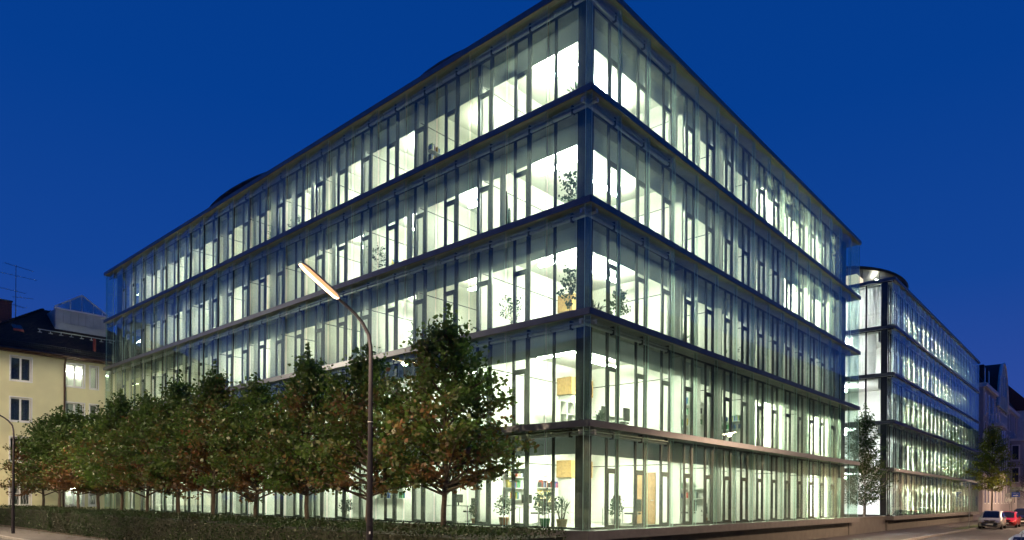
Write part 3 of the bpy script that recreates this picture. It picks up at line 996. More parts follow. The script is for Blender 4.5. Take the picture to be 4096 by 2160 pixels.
SL_G = 'street lamps with a curved arm'
LA = thing('street_lamp', 'tall lit street lamp in the foreground, its glowing head crossing the left facade', 'street lamp', (-7.72, 1.1, .1), 0, SL_G)
make_lamp(LA)
MB().box(.02, -.092, 1.02, .06, -.088, 1.14).build('sticker', WHITE, LA)
MB().box(-.07, -.088, 1.30, -.04, -.07, 1.36).build('sticker', WHITE, LA)
MB().tube([(0, 0, 4.05), (0, 0, 4.07)], .072, 12).build('clamp', STEEL, LA)
LB = copy_tree(LA, (-7.78, 34.85, .1), 0, 'slim street lamp at the far left edge beside the hedge, its head out of view')
for c in list(LB.children):
    if c.name.startswith(('sticker', 'clamp')): bpy.data.objects.remove(c)
for x, lb_ in ((27.1, 'nearest the crossing'), (60.4, 'opposite the second building corner'), (93.5, 'opposite the ornate house'), (127.6, 'furthest down the street')):
    lt_ = thing('street_lamp', f'street lamp across the side street, {lb_}, mirrored in the glass', 'street lamp', (x, -11.5, .1), -PI / 2, SL_G)
    make_lamp(lt_, .13, .012, 7200, 174, LENS_FAR, (1.0, .66, .42))
lt_ = thing('street_lamp', 'street lamp beyond the left edge lighting the yellow house', 'street lamp', (-17.5, 33.0, .1), -PI * .66, SL_G)
make_lamp(lt_, .2, .02, 9500, 178, None, (1.0, .84, .60))
lt_.scale = (2.0, 2.0, 2.0)
for y, lb_ in ((-9.0, 'behind the viewpoint'), (12.0, 'facing the middle of the tree row'), (34.0, 'facing the far end of the tree row')):
    lt_ = thing('street_lamp', f'street lamp across the tree-lined street, {lb_}', 'street lamp', (-20.5, y, .1), PI, SL_G)
    make_lamp(lt_, .15, .015, {-9.0: 5000, 12.0: 8500, 34.0: 6000}[y], 177)
    lt_.scale = (1.2, 1.2, 1.2) if y > 0 else (1.1, 1.1, 1.1)

# ================================================================== yellow house on the left
HS = thing('apartment_house', 'yellow plastered house with dark tiled hip roof and white windows at the left edge', 'house', (-7.6, 50.5, .1))
hx = lambda x: x + 7.6        # world x -> local x ; local y = world y - 50.5
w = MB(); ZE = 13.3
WIN = [(-4.66, -3.34), (-1.02, .28), (.72, 1.27)]
ROWS = [(1.50, 3.35), (4.9, 6.75), (8.0, 9.8), (11.12, 12.94)]
# front wall built as strips round the window openings
xs = [0.0] + [hx(v) for pr in WIN for v in pr] + [16.0]
for i in range(0, len(xs) - 1):
    a, b_ = xs[i], xs[i + 1]
    if i % 2 == 0:
        w.box(a, 0, -.1, b_, .35, ZE)
    else:
        zz = -.1
        for r0, r1 in ROWS:
            w.box(a, 0.0, zz, b_, .35, r0 - .1); zz = r1 - .1
        w.box(a, 0, zz, b_, .35, ZE)
w.box(0, .352, -.1, .35, 12.0, ZE); w.box(15.65, .352, -.1, 16, 12, ZE); w.box(.35, 11.65, -.1, 15.65, 12, ZE)
w.build('wall', PLAST, HS)
MB().box(.36, .8, 0, 15.6, .85, ZE).build('room_wall', mat('dim_room', (.10, .10, .09), .9), HS)
for ci, (a, b_) in enumerate(WIN):
    for ri, (r0, r1) in enumerate(ROWS):
        A_, B_, z0_, z1_ = hx(a), hx(b_), r0 - .1, r1 - .1
        f = MB()
        # surround standing proud of the plaster
        f.box(A_ - .09, -.03, z0_ - .09, A_, .10, z1_ + .09); f.box(B_, -.03, z0_ - .09, B_ + .09, .10, z1_ + .09)
        f.box(A_, -.03, z1_, B_, .10, z1_ + .09); f.box(A_, -.06, z0_ - .09, B_, .10, z0_)
        wn = f.build('window', WHITE, HS)
        s = MB(); y0, y1 = .16, .22
        s.box(A_, y0, z0_, A_ + .08, y1, z1_); s.box(B_ - .08, y0, z0_, B_, y1, z1_)
        s.box(A_ + .08, y0, z0_, B_ - .08, y1, z0_ + .09); s.box(A_ + .08, y0, z1_ - .09, B_ - .08, y1, z1_)
        mid = (A_ + B_) / 2
        if ci < 2: s.box(mid - .06, y0, z0_ + .09, mid + .06, y1, z1_ - .09)
        s.build('sash', WHITE, wn)
        MB().box(A_ + .07, .185, z0_ + .08, B_ - .07, .195, z1_ - .08).build('pane', G_DARK, wn)
        if (ci, ri) in ((1, 3), (1, 0), (1, 2), (2, 3)):
            MB().box(A_ + .05, .5, z0_, B_ - .05, .52, z1_).build('room_back', WALL, wn)
        if ri == 0:
            gr = MB()
            nb = 7 if ci < 2 else 3
            for q in range(nb):
                x = A_ + (B_ - A_) * (q + .5) / nb
                gr.tube([(x, .06, z0_), (x + .03, .03, z0_ + .35), (x - .03, -.02, z0_ + .6), (x, .03, z0_ + .9), (x, .05, z1_)], .011, 5)
            for zz in (z0_ + .12, z0_ + .95, z1_ - .12):
                gr.tube([(A_, .05, zz), (B_, .05, zz)], .012, 5)
            gr.build('window_grille', WHITE, wn)
# warm bright room behind two windows (a lit window)
pendant((-.3, 50.95, 12.35), 0, L_LO, 'small ceiling lamp behind the lit upper window of the yellow house')
pendant((-.3, 50.95, 2.9), 0, L_LO, 'small ceiling lamp behind the barred ground floor window of the yellow house')
# roof: hip with tile courses
def roofpt(x, y):       # local -> z of front slope
    return ZE + .05 + (y + .45) * .70
rf = MB()
e0, e1, yr = -.45, 16.45, 6.6
zr = roofpt(0, yr)
rf.add([(e0, -.45, ZE + .05), (e1, -.45, ZE + .05), (16.45 - 7, yr, zr), (6.6, yr, zr), (e0, 13.6, ZE + .05), (e1, 13.6, ZE + .05)],
       [(0, 1, 2, 3), (3, 2, 5, 4), (0, 3, 4), (1, 5, 2), (0, 4, 5, 1)])
rfo = rf.build('roof', TILE, HS)
tl = MB()
rows = 30
for i in range(rows):
    t0 = i / rows
    y0 = -.45 + (yr + .45) * t0; y1 = y0 + (yr + .45) / rows * 1.25
    xa = e0 + (6.6 - e0) * t0; xb = e1 - 7.0 * t0
    xb = min(xb, 12.5)
    n = int((xb - xa) / .26)
    off = .13 * (i % 2)
    for q in range(n):
        x = xa + off + q * .26
        j = random.uniform(-.008, .012)
        z0_, z1_ = roofpt(0, y0), roofpt(0, y1)
        tl.add([(x + .006, y0, z0_ + .06 + j), (x + .25, y0, z0_ + .06 + j), (x + .25, y1, z1_ + .02), (x + .006, y1, z1_ + .02),
                (x + .006, y0, z0_ + .01), (x + .25, y0, z0_ + .01)], [(0, 1, 2, 3), (4, 5, 1, 0)])
tl.build('roof_tiles', TILE, rfo)['kind'] = 'stuff'
hp = MB()
for i in range(26):
    t0 = i / 26; t1 = (i + 1.15) / 26
    P0 = Vector((e0 + (6.6 - e0) * t0, -.45 + (yr + .45) * t0, roofpt(0, -.45 + (yr + .45) * t0) + .09))
    P1 = Vector((e0 + (6.6 - e0) * t1, -.45 + (yr + .45) * t1, roofpt(0, -.45 + (yr + .45) * t1) + .05))
    hp.tube([P0, P1], [.12, .09], 6)
hp.build('hip_tiles', TILE, rfo)['kind'] = 'stuff'
MB().tube([(-.5, -.52, ZE + .02), (16.5, -.52, ZE + .02)], .085, 8).build('gutter', COPPER, HS)
MB().box(-.4, -.44, ZE - .14, 16.4, -.003, ZE).build('soffit', COPPER, HS)
MB().tube([(hx(-1.12), -.10, -.1), (hx(-1.12), -.10, ZE - .6), (hx(-1.12), -.45, ZE - .1)], .07, 8).build('downpipe', COPPER, HS)
sg = MB()
for q in range(110):
    x = -.2 + q * .12
    sg.box(x, -.05, roofpt(0, -.05) + .08, x + .03, -.03, roofpt(0, -.05) + .42)
for dz in (.10, .26, .42):
    sg.box(-.25, -.055, roofpt(0, -.05) + dz, 13, -.025, roofpt(0, -.05) + dz + .03)
sg.build('snow_guard', DARKM, HS)
sr = MB()
for q in range(8):
    x = hx(-2.2) + q * .75
    y = 2.6
    sr.box(x, y, roofpt(0, y), x + .05, y + .05, roofpt(0, y) + .28); sr.box(x - .12, y - .05, roofpt(0, y) + .02, x + .17, y + .1, roofpt(0, y) + .07)
sr.box(hx(-2.3), 2.6, roofpt(0, 2.6) + .26, hx(3.4), 2.66, roofpt(0, 2.6) + .32)
sr.build('safety_rail', STEEL, HS)
MB().tube([(hx(1.28), .9, roofpt(0, .9) - .1), (hx(1.28), .9, roofpt(0, .9) + 1.05)], .11, 10).build('vent_pipe', REDP, HS)
sk = MB(); sk.prism([(0, 0), (.62, 0), (.62, .5), (0, .5)], 0, .10, 'z')
sko = MB()
y = 2.2
sko.box(hx(-4.05), y, roofpt(0, y) + .05, hx(-3.35), y + .06, roofpt(0, y) + .22)
sko.add([(hx(-4.05), y, roofpt(0, y) + .2), (hx(-3.35), y, roofpt(0, y) + .2), (hx(-3.35), y + .8, roofpt(0, y + .8) + .14), (hx(-4.05), y + .8, roofpt(0, y + .8) + .14)], [(0, 1, 2, 3)], 1)
sko.build('roof_window', [REDP, G_DARK], HS)
# chimney, antenna
ch = MB(); cx_, cy_ = hx(-4.35), 6.0
ch.box(cx_, cy_, 15.5, cx_ + 1.0, cy_ + .9, 18.35); cho = ch.build('chimney', BRICK, HS)
MB().box(cx_ - .06, cy_ - .06, 18.352, cx_ + 1.06, cy_ + .96, 18.45).build('chimney_cap', CONC, cho)
an = MB(); ax, ay = hx(-3.02), 6.3
an.tube([(ax, ay, 16.6), (ax, ay, 21.6)], [.035, .025], 6)
def yagi(z, L0, L1, n, w, ang):
    c, s_ = math.cos(ang), math.sin(ang)
    an.tube([(ax - L0 * c, ay - L0 * s_, z), (ax + L1 * c, ay + L1 * s_, z)], .014, 4)
    for q in range(n):
        t = -L0 + (L0 + L1) * q / (n - 1)
        ww = w * (1 - .3 * q / n)
        an.tube([(ax + t * c + ww * s_, ay + t * s_ - ww * c, z), (ax + t * c - ww * s_, ay + t * s_ + ww * c, z)], .009, 4)
yagi(21.5, .9, 1.4, 12, .22, .35); yagi(20.7, 2.2, 1.5, 9, .42, .1); yagi(19.4, 1.6, .7, 8, .33, .2); yagi(18.9, .2, 1.2, 6, .3, -.4); yagi(18.2, .6, .8, 6, .35, .5)
an.build('roof_antenna', STEEL, HS)
# zinc clad roof light with glazed gable
dz0, dz1, da = 16.75, 18.0, 19.42
xa, xb = hx(-.88), hx(3.05); xm = (xa + xb) / 2
zb = MB(); zb.box(xa, 3.5, 16.2, xb, 8.5, dz1 - .12); zbo = zb.build('rooflight_box', ZINC, HS)
nP = 7
for q in range(nP):
    ww = (xb - xa) / nP
    MB().box(xa + q * ww + .015, 3.46, dz0 + .04, xa + (q + 1) * ww - .015, 3.498, dz1 - .14).build('zinc_panel', ZINC, zbo)
g = MB()
g.box(xa - .1, 3.38, dz1 - .118, xb + .1, 3.6, dz1)
def bar(p, q, r_=.07):
    g.tube([p, q], r_, 4, sm=False)
bar((xa - .05, 3.45, dz1 + .06), (xm, 3.45, da)); bar((xb + .05, 3.45, dz1 + .06), (xm, 3.45, da))
for fr in (.28, .5, .72, .9):
    x = xa + (xb - xa) * fr
    zt = dz1 + (da - dz1) * (1 - abs(2 * fr - 1))
    bar((x, 3.45, dz1), (x, 3.45, zt), .035)
rl = g.build('rooflight_frame', WHITE, HS)
gg = MB(); gg.prism([(xa, dz1), (xb, dz1), (xm, da - .03)], 3.44, 3.455, 'y'); gg.build('gable_glass', G_DARK, rl)
gs = MB()
gs.add([(xa, 3.46, dz1), (xm, 3.46, da), (xm, 8.5, da), (xa, 8.5, dz1)], [(0, 1, 2, 3)])
gs.add([(xb, 3.46, dz1), (xm, 3.46, da), (xm, 8.5, da), (xb, 8.5, dz1)], [(3, 2, 1, 0)])
gs.build('rooflight_glass', G_DARK, rl)

# ================================================================== ornate houses at the end of the street
PURP = mat('grey_violet_plaster', (.46, .42, .44), .9, 0, .08, .8, .1, 40)
GREENP = mat('pale_green_plaster', (.46, .56, .53), .9, 0, .1, .8)
TRIM = mat('pale_stone_trim', (.80, .79, .78), .8, 0, .1, 2)
SLATE = mat('slate_roof', (.022, .022, .028), .75, 0, .3, 4, .2, 30)
REDT = mat('red_tile_roof', (.15, .04, .03), .7, 0, .3, 5, .2, 30)
OH = thing('ornate_house', 'grey-violet art nouveau house with a tall bell-shaped gable and balcony oriel', 'house', (83.5, 0, .1))
ZEH = 16.5
w = MB(); w.box(0, 0, -.1, 37, 14, ZEH); w.build('wall', PURP, OH)
MB().box(-.06, -.35, ZEH + .002, 11.1, .6, ZEH + .5).build('cornice', TRIM, OH)
MB().box(22.4, -.35, ZEH - .4, 37.2, -.003, ZEH + .1).build('cornice', TRIM, OH)
s = MB(); s.prism([(.0, ZEH + .5), (2.2, ZEH + 4.2), (8, ZEH + 5.0), (13.9, ZEH + .5)], .2, 37, 'x'); s.build('roof', SLATE, OH)
# bell gable
prof = []
for i in range(25):
    t = i / 24
    z = ZEH - 1.2 + (5.6 + 1.0) * t
    hw = 5.8 * (1 - t) ** 1.6 * .38 + 3.4 * math.sqrt(max(0, 1 - max(0, (t - .35) / .65) ** 2.2)) * (1 if t > .02 else 1)
    prof.append((hw, z))
gx = 17.0
poly = [(gx - h_, z) for h_, z in prof] + [(gx + h_, z) for h_, z in reversed(prof)]
gb = MB(); gb.prism(poly, -.25, -.003, 'y'); gbo = gb.build('gable', GREENP, OH)
br = MB()
pr2 = [(gx - h_ * .96, z) for h_, z in prof[8:]] + [(gx + h_ * .96, z) for h_, z in reversed(prof[8:])]
br.prism(pr2, .002, 9, 'y'); br.build('gable_roof', SLATE, OH)
ed = MB(); ed.tube([(gx - h_, -.28, z) for h_, z in prof] , .14, 6); ed.tube([(gx + h_, -.28, z) for h_, z in prof], .14, 6)
ed.build('gable_coping', TRIM, gbo)
def arched(parent, x, z0_, z1_, w_, y=-.06, arch=.4):
    f = MB()
    pts = [(x - w_ / 2, z0_), (x + w_ / 2, z0_), (x + w_ / 2, z1_ - arch), (x + w_ / 4, z1_ - arch * .25), (x, z1_), (x - w_ / 4, z1_ - arch * .25), (x - w_ / 2, z1_ - arch)]
    f.prism(pts, y, 0.02, 'y')
    o = f.build('window', TRIM, parent)
    i_ = MB(); k_ = .62
    pts = [(x + (a - x) * k_, z0_ + .15 + (b_ - z0_) * .9) for a, b_ in pts]
    i_.prism(pts, y - .015, y - .003, 'y'); i_.build('pane', G_DARKB, o)
G_DARKB = mat('dark_window', (.035, .04, .06), .12, 0, .1, 3, spec=.8)
for z0_, z1_ in ((2.0, 4.6), (6.2, 9.2), (9.8, 12.4), (13.0, 16.0)):
    for x in (1.6, 4.6, 8.2, 11.0, 14.2, 18.0, 21.0, 24.0, 27.0, 33.5):
        if 3.5 < x < 10 and z0_ > 5 and z0_ < 13: continue
        arched(OH, x, z0_, z1_, 1.15, -.06, .5 if z0_ < 9 else .25)
arched(gbo, gx - .9, ZEH + .6, ZEH + 3.6, 1.2, -.31); arched(gbo, gx + .9, ZEH + .6, ZEH + 3.6, 1.2, -.31)
def oriel(x0_, x1_, z0_, z1_, dep, balcony):
    o = MB(); o.prism([(x0_, .0 - .003), (x0_, -dep * .8), (x0_ + .3, -dep), (x1_ - .3, -dep), (x1_, -dep * .8), (x1_, -.003)], z0_, z1_, 'z')
    oo = o.build('oriel', PURP, OH)
    c = MB(); c.prism([(x0_ + .2, -.003), (x0_ + .4, -dep * .9), (x1_ - .4, -dep * .9), (x1_ - .2, -.003)], z0_ - .6, z0_ - .003, 'z')
    c.prism([(x0_ + .9, -.003), (x0_ + 1.0, -dep * .4), (x1_ - 1.0, -dep * .4), (x1_ - .9, -.003)], z0_ - 1.3, z0_ - .603, 'z')
    c.build('oriel_corbel', GREENP, oo)
    b_ = MB(); b_.box(x0_ - .15, -dep - .15, z1_ + .003, x1_ + .15, -.01, z1_ + .35); b_.build('oriel_cornice', TRIM, oo)
    nb = 3
    for zz in np.arange(z0_ + .6, z1_ - 2.2, 3.4):
        for q in range(nb):
            x = x0_ + (x1_ - x0_) * (q + .5) / nb
            f = MB(); f.box(x - .55, -dep - .05, zz, x + .55, -dep + .01, zz + 2.4)
            fo = f.build('window', TRIM, oo)
            MB().box(x - .38, -dep - .062, zz + .15, x + .38, -dep - .052, zz + 2.25).build('pane', G_DARKB, fo)
        f = MB(); f.box(x0_ - .05, -dep * .72, zz, x0_ + .01, -.25, zz + 2.4); fo = f.build('window', TRIM, oo)
        MB().box(x0_ - .062, -dep * .62, zz + .15, x0_ - .052, -.35, zz + 2.25).build('pane', G_DARKB, fo)
    if balcony:
        r_ = MB(); zt = z1_ + .35
        for q in range(13):
            x = x0_ + (x1_ - x0_) * q / 12
            r_.box(x - .04, -dep - .1, zt, x + .04, -dep - .02, zt + 1.2)
        for q in range(5):
            y = -dep * q / 4
            r_.box(x0_ - .1, y - .08, zt, x0_ - .02, y, zt + 1.2)
        r_.box(x0_ - .14, -dep - .14, zt + 1.2, x1_ + .1, -dep, zt + 1.32); r_.box(x0_ - .14, -dep, zt + 1.2, x0_, -.01, zt + 1.32)
        r_.build('balcony_railing', WHITE, oo)
oriel(4.0, 9.6, 5.2, 11.9, 1.3, True)
oriel(27.0, 33.0, 4.6, 11.6, 1.8, False)
for x in (2.2, 5.6):
    d = MB(); d.box(x, .25, ZEH + .6, x + 1.5, 2.0, ZEH + 3.1); do = d.build('dormer', SLATE, OH)
    MB().box(x + .25, .2, ZEH + .9, x + 1.25, .24, ZEH + 2.8).build('window', TRIM, do)
    MB().box(x + .4, .18, ZEH + 1.0, x + 1.1, .198, ZEH + 2.7).build('pane', G_DARKB, do)
OH2 = thing('corner_house', 'pale house with red tiled roof and spired turret at the right edge', 'house', (122, 0, .1))
MB().box(0, -2.2, -.1, 26, 14, 17.4).build('wall', TRIM, OH2)
s = MB(); s.prism([(-2.6, 17.4), (2.5, 23.0), (8, 24.5), (14.2, 17.4)], -.2, 26, 'x'); s.build('roof', REDT, OH2)
MB().box(-.1, -2.65, 17.0, 26, -2.203, 17.5).build('cornice', WHITE, OH2)
for z0_, z1_ in ((2.0, 4.6), (6.0, 8.8), (10, 12.6), (13.6, 16.4)):
    for x in (2, 5, 8, 11, 14, 17):
        f = MB(); f.box(x, -2.26, z0_, x + 1.2, -2.19, z1_); fo = f.build('window', WHITE, OH2)
        MB().box(x + .15, -2.275, z0_ + .15, x + 1.05, -2.262, z1_ - .15).build('pane', G_DARKB, fo)
tw = MB(); tw.box(8.5, -3.6, 0, 12.5, -2.203, 24); two = tw.build('turret', TRIM, OH2)
MB().lathe([(1.9, 24), (2.1, 24.3), (1.7, 24.8), (1.9, 26), (1.1, 27.2), (.5, 27.8), (.9, 28.6), (1.0, 29.2), (.3, 30), (.25, 31.0), (.05, 32.5)], 14, (10.5, -1.9, 0)).build('spire', SLATE, two)

# ================================================================== cars
def paint(name, col):
    m, t, n, l = nodes(name)
    b = n['Principled BSDF']
    b.inputs['Base Color'].default_value = (*col, 1); b.inputs['Roughness'].default_value = .3
    b.inputs['Metallic'].default_value = .12; b.inputs['Coat Weight'].default_value = .6; b.inputs['Coat Roughness'].default_value = .05
    g = n.new('ShaderNodeNewGeometry'); nz = n.new('ShaderNodeTexNoise'); nz.inputs['Scale'].default_value = 2.5
    l.new(g.outputs['Position'], nz.inputs['Vector'])
    mr = n.new('ShaderNodeMapRange'); mr.inputs[3].default_value = .24; mr.inputs[4].default_value = .4
    l.new(nz.outputs['Fac'], mr.inputs[0]); l.new(mr.outputs[0], b.inputs['Roughness'])
    return m
CARGL = mat('car_glass', (.012, .014, .016), .06, 0, .1, 3, spec=.8)
TYRE = mat('tyre_rubber', (.015, .015, .015), .85)
RIM = mat('wheel_rim', (.35, .35, .36), .35, .8)
HEADL = mat('headlight_glass', (.55, .56, .58), .12, .3, .2, 12)
PLATE = mat('plate_white', (.75, .75, .72), .5, 0, .03)
PLBLUE = mat('plate_blue', (.02, .06, .35), .5)
TRIMB = mat('black_trim', (.018, .018, .02), .55)
REDL = mat('tail_light', (.3, .01, .01), .2)


def text_mesh(o):
    bpy.context.view_layer.update()
    me = bpy.data.meshes.new_from_object(o.evaluated_get(bpy.context.evaluated_depsgraph_get()))
    n = inst(o.name, me, o.parent, o.location)
    n.rotation_euler = o.rotation_euler
    nm = o.name
    bpy.data.objects.remove(o)
    n.name = nm


def make_car(root, L, Wd, Hh, body, hatch=True, front_plate=None):
    """front at local x=0 facing -x, length along +x, centred on y"""
    w = Wd / 2
    k = L / 3.6; h = Hh / 1.575
    # x, zbottom, zbelt, halfwidth, zroof, roof half width
    st = [(.00, .32, .56, .70 * w, .57, .55 * w), (.06, .24, .66, .86 * w, .68, .66 * w), (.22, .20, .76, .95 * w, .80, .72 * w), (.50, .20, .84, .985 * w, .89, .76 * w),
          (.78, .20, .90, w, .955, .80 * w), (1.02, .20, .93, w, 1.16, .80 * w), (1.30, .20, .95, w, 1.40, .775 * w), (1.52, .20, .955, w, 1.505, .76 * w), (2.05, .20, .97, w, 1.57, .755 * w),
          (2.6, .20, .99, w, 1.565, .75 * w), (3.05, .20, 1.0, .99 * w, 1.50, .74 * w), (3.32, .22, 1.0, .97 * w, 1.26, .74 * w), (3.5, .25, .93, .93 * w, .97, .74 * w), (3.6, .34, .62, .84 * w, .64, .7 * w)]
    rings = []
    for x, zb, zs, hw, zr_, rw in st:
        x *= k; zb *= h; zs *= h; zr_ *= h
        half = [(hw * .80, zb), (hw * .97, zb + .08), (hw, (zb + zs) * .5 + .04), (hw * .97, zs - .03), (hw * .95, zs), (rw + (hw * .95 - rw) * .16, zr_ - (zr_ - zs) * .16), (rw * .86, zr_), (rw * .35, zr_ + .012)]
        rings.append([(x, y, z) for y, z in half] + [(x, -y, z) for y, z in reversed(half)])
    nr = 16
    vs = sum(rings, [])
    bm = MB(); fs = []
    for i in range(len(rings) - 1):
        for q in range(nr):
            fs.append((i * nr + q, i * nr + (q + 1) % nr, (i + 1) * nr + (q + 1) % nr, (i + 1) * nr + q))
    fs.append(tuple(range(nr))); fs.append(tuple(range(len(vs) - 1, len(vs) - nr - 1, -1)))
    bm.add(vs, fs, 0, True)
    bd = bm.build('body', body, root)
    V = lambda i, q: Vector(rings[i][q % nr])
    def patch(cells, off=.008, inset=.06):
        m = MB()
        for (i, q, i2, q2) in cells:
            P = [V(i, q), V(i2, q), V(i2, q2), V(i, q2)]
            c = sum(P, Vector()) / 4
            nn = (P[1] - P[0]).cross(P[3] - P[0]).normalized()
            ctr = Vector((L / 2, 0, .8))
            if nn.dot(c - ctr) < 0: nn = -nn
            m.add([p + nn * off + (c - p) * inset for p in P], [(0, 1, 2, 3)])
        return m
    # windscreen (spans stations 4..7 between roof columns 5..10)
    m = MB()
    R = [[V(i, q) + Vector((-.010, 0, .010)) for q in (6, 7, 8, 9)] for i in (4, 5, 6, 7)]
    for i in range(4):
        R[i][0].y *= .97; R[i][3].y *= .97
    vv = sum(R, [])
    m.add(vv, [(i * 4 + q, i * 4 + q + 1, (i + 1) * 4 + q + 1, (i + 1) * 4 + q) for i in range(3) for q in range(3)], 0, True)
    m.build('windscreen', CARGL, root)
    m = MB(); R = [[V(i, q) + Vector((.010, 0, .010)) for q in (6, 7, 8, 9)] for i in (10, 11, 12)]
    m.add(sum(R, []), [(i * 4 + q, i * 4 + q + 1, (i + 1) * 4 + q + 1, (i + 1) * 4 + q) for i in range(2) for q in range(3)], 0, True)
    m.build('rear_window', CARGL, root)
    for a, b_ in ((4, 5), (11, 10)):
        for i0, i1 in ((5, 8), (8, 10)):
            m = MB()
            idx = range(i0, i1 + 1)
            sg_ = 1 if a == 4 else -1
            bot = [V(i, a) + Vector((.03 if i == i0 else (-.03 if i == i1 else 0), .012 * sg_, .03)) for i in idx]
            top = [V(i, b_) + Vector((.03 if i == i0 else (-.03 if i == i1 else 0), .012 * sg_, -.02)) for i in idx]
            vv = bot + top; n = len(bot)
            m.add(vv, [(i, i + 1, n + i + 1, n + i) for i in range(n - 1)])
            m.build('side_window', CARGL, root)
    for sg_ in (-1, 1):
        hl = MB()
        y0, y1 = sg_ * .42 * w, sg_ * .90 * w
        hl.add([(.09 * k, y0, .64 * h), (.30 * k, y1, .66 * h), (.46 * k, y1 * 1.04, .79 * h), (.22 * k, y0 * 1.25, .76 * h),
                (.03 * k, y0, .62 * h), (.22 * k, y1 * 1.02, .64 * h), (.42 * k, y1 * 1.06, .80 * h), (.16 * k, y0 * 1.2, .775 * h)],
               [(4, 5, 6, 7), (0, 1, 5, 4), (1, 2, 6, 5), (2, 3, 7, 6), (3, 0, 4, 7)], 0)
        hl.build('headlight', HEADL, root)
        MB().box(3.44 * k, sg_ * .72 * w - .08, .72 * h, 3.56 * k, sg_ * .72 * w + .08, .95 * h).build('tail_light', REDL, root)
        mi = MB(); mi.tube([(1.22 * k, sg_ * (w + .0), .98 * h), (1.20 * k, sg_ * (w + .17), 1.02 * h)], [.06, .085], 8); mi.build('wing_mirror', body, root)
        for x in (.62 * k, 2.98 * k):
            t = MB(); t.lathe([(.20, -.09), (.29, -.09), (.305, -.05), (.305, .05), (.29, .09), (.20, .09)], 20)
            t.v = [(a + x, c_ + sg_ * (w - .10), b_ + .305) for a, b_, c_ in t.v]
            wh = t.build('wheel', TYRE, root)
            t = MB(); t.lathe([(.0, .075), (.09, .085), (.2, .07), (.205, -.05), (0, -.05)], 14)
            t.v = [(a + x, (c_ * sg_) + sg_ * (w - .085), b_ + .305) for a, b_, c_ in t.v]
            t.build('rim', RIM, wh)
    g = MB(); g.prism([(-.38 * w, .64 * h), (.38 * w, .64 * h), (.50 * w, .76 * h), (-.50 * w, .76 * h)], -.03, .10, 'x'); go = g.build('grille', TRIMB, root)
    em = MB(); em.lathe([(.055, -.008), (.07, 0), (.055, .008), (.045, 0), (.055, -.008)], 14)
    em.v = [(-.04 + c_, a, b_ + .70 * h) for a, b_, c_ in em.v]
    for q in range(3):
        t = PI / 2 + q * 2 * PI / 3
        em.tube([(-.04, 0, .70 * h), (-.04, .055 * math.cos(t), .70 * h + .055 * math.sin(t))], .008, 4)
    em.build('emblem', STEEL, go)
    MB().box(-.025, -.66 * w, .26 * h, .07, .66 * w, .335 * h).build('lower_intake', TRIMB, root)
    MB().box(-.03, -.97 * w * .86, .505 * h, .09, -.34 * w, .555 * h).build('bumper_strip', TRIMB, root)
    MB().box(-.03, .34 * w, .505 * h, .09, .97 * w * .86, .555 * h).build('bumper_strip', TRIMB, root)
    p_ = MB(); p_.box(-.045, -.26, .385 * h, -.02, .26, .385 * h + .11); po = p_.build('number_plate', PLATE, root)
    MB().box(-.049, .215, .385 * h + .003, -.046, .258, .385 * h + .107).build('plate_band', PLBLUE, po)
    if front_plate:
        fc = bpy.data.curves.new('plate_text', 'FONT'); fc.body = front_plate; fc.size = .095; fc.extrude = .001; fc.align_x = 'CENTER'; fc.align_y = 'CENTER'
        fc.materials.append(TRIMB)
        o = bpy.data.objects.new('plate_text', fc); COL.objects.link(o); o.parent = po
        o.location = (-.048, -.02, .385 * h + .053); o.rotation_euler = (PI / 2, 0, -PI / 2); text_mesh(o)
    return root


CGp = 'cars parked along the side street'
c1 = thing('parked_car', 'small silver hatchback parked facing the camera at the kerb', 'car', (52.8, -4.35, 0), 0, CGp)
make_car(c1, 3.6, 1.72, 1.575, paint('silver_paint', (.50, .49, .45)), front_plate='M PV 1123')
c2 = thing('parked_car', 'red hatchback parked behind the silver car, half hidden', 'car', (58.6, -4.85, 0), 0, CGp)
make_car(c2, 3.9, 1.70, 1.46, paint('red_paint', (.42, .015, .02)))
c3 = thing('parked_car', 'black tall car parked furthest back behind the red one', 'car', (64.8, -5.5, 0), 0, CGp)
make_car(c3, 4.4, 1.85, 1.72, paint('black_paint', (.012, .013, .018)))
c4 = thing('parked_car', 'white car at the lower right edge, the rear one of the two pale cars', 'car', (7.4, -11.0, 0), 0, CGp)
make_car(c4, 4.1, 1.75, 1.45, paint('white_paint_car', (.62, .62, .58)))
c5 = thing('parked_car', 'pale car whose roof shows at the very bottom right corner', 'car', (2.9, -11.15, 0), 0, CGp)
make_car(c5, 4.1, 1.75, 1.42, paint('pale_silver_paint', (.52, .50, .50)))
c6 = thing('parked_car', 'dark blue car of which only the roof peeks in at the bottom edge', 'car', (-1.8, -11.05, 0), 0, CGp)
make_car(c6, 4.2, 1.75, 1.43, paint('blue_paint', (.05, .06, .16)))
MB().tube([(3.0, .0, 1.43), (3.25, .0, 1.62)], .008, 5).build('aerial', DARKM, c6)

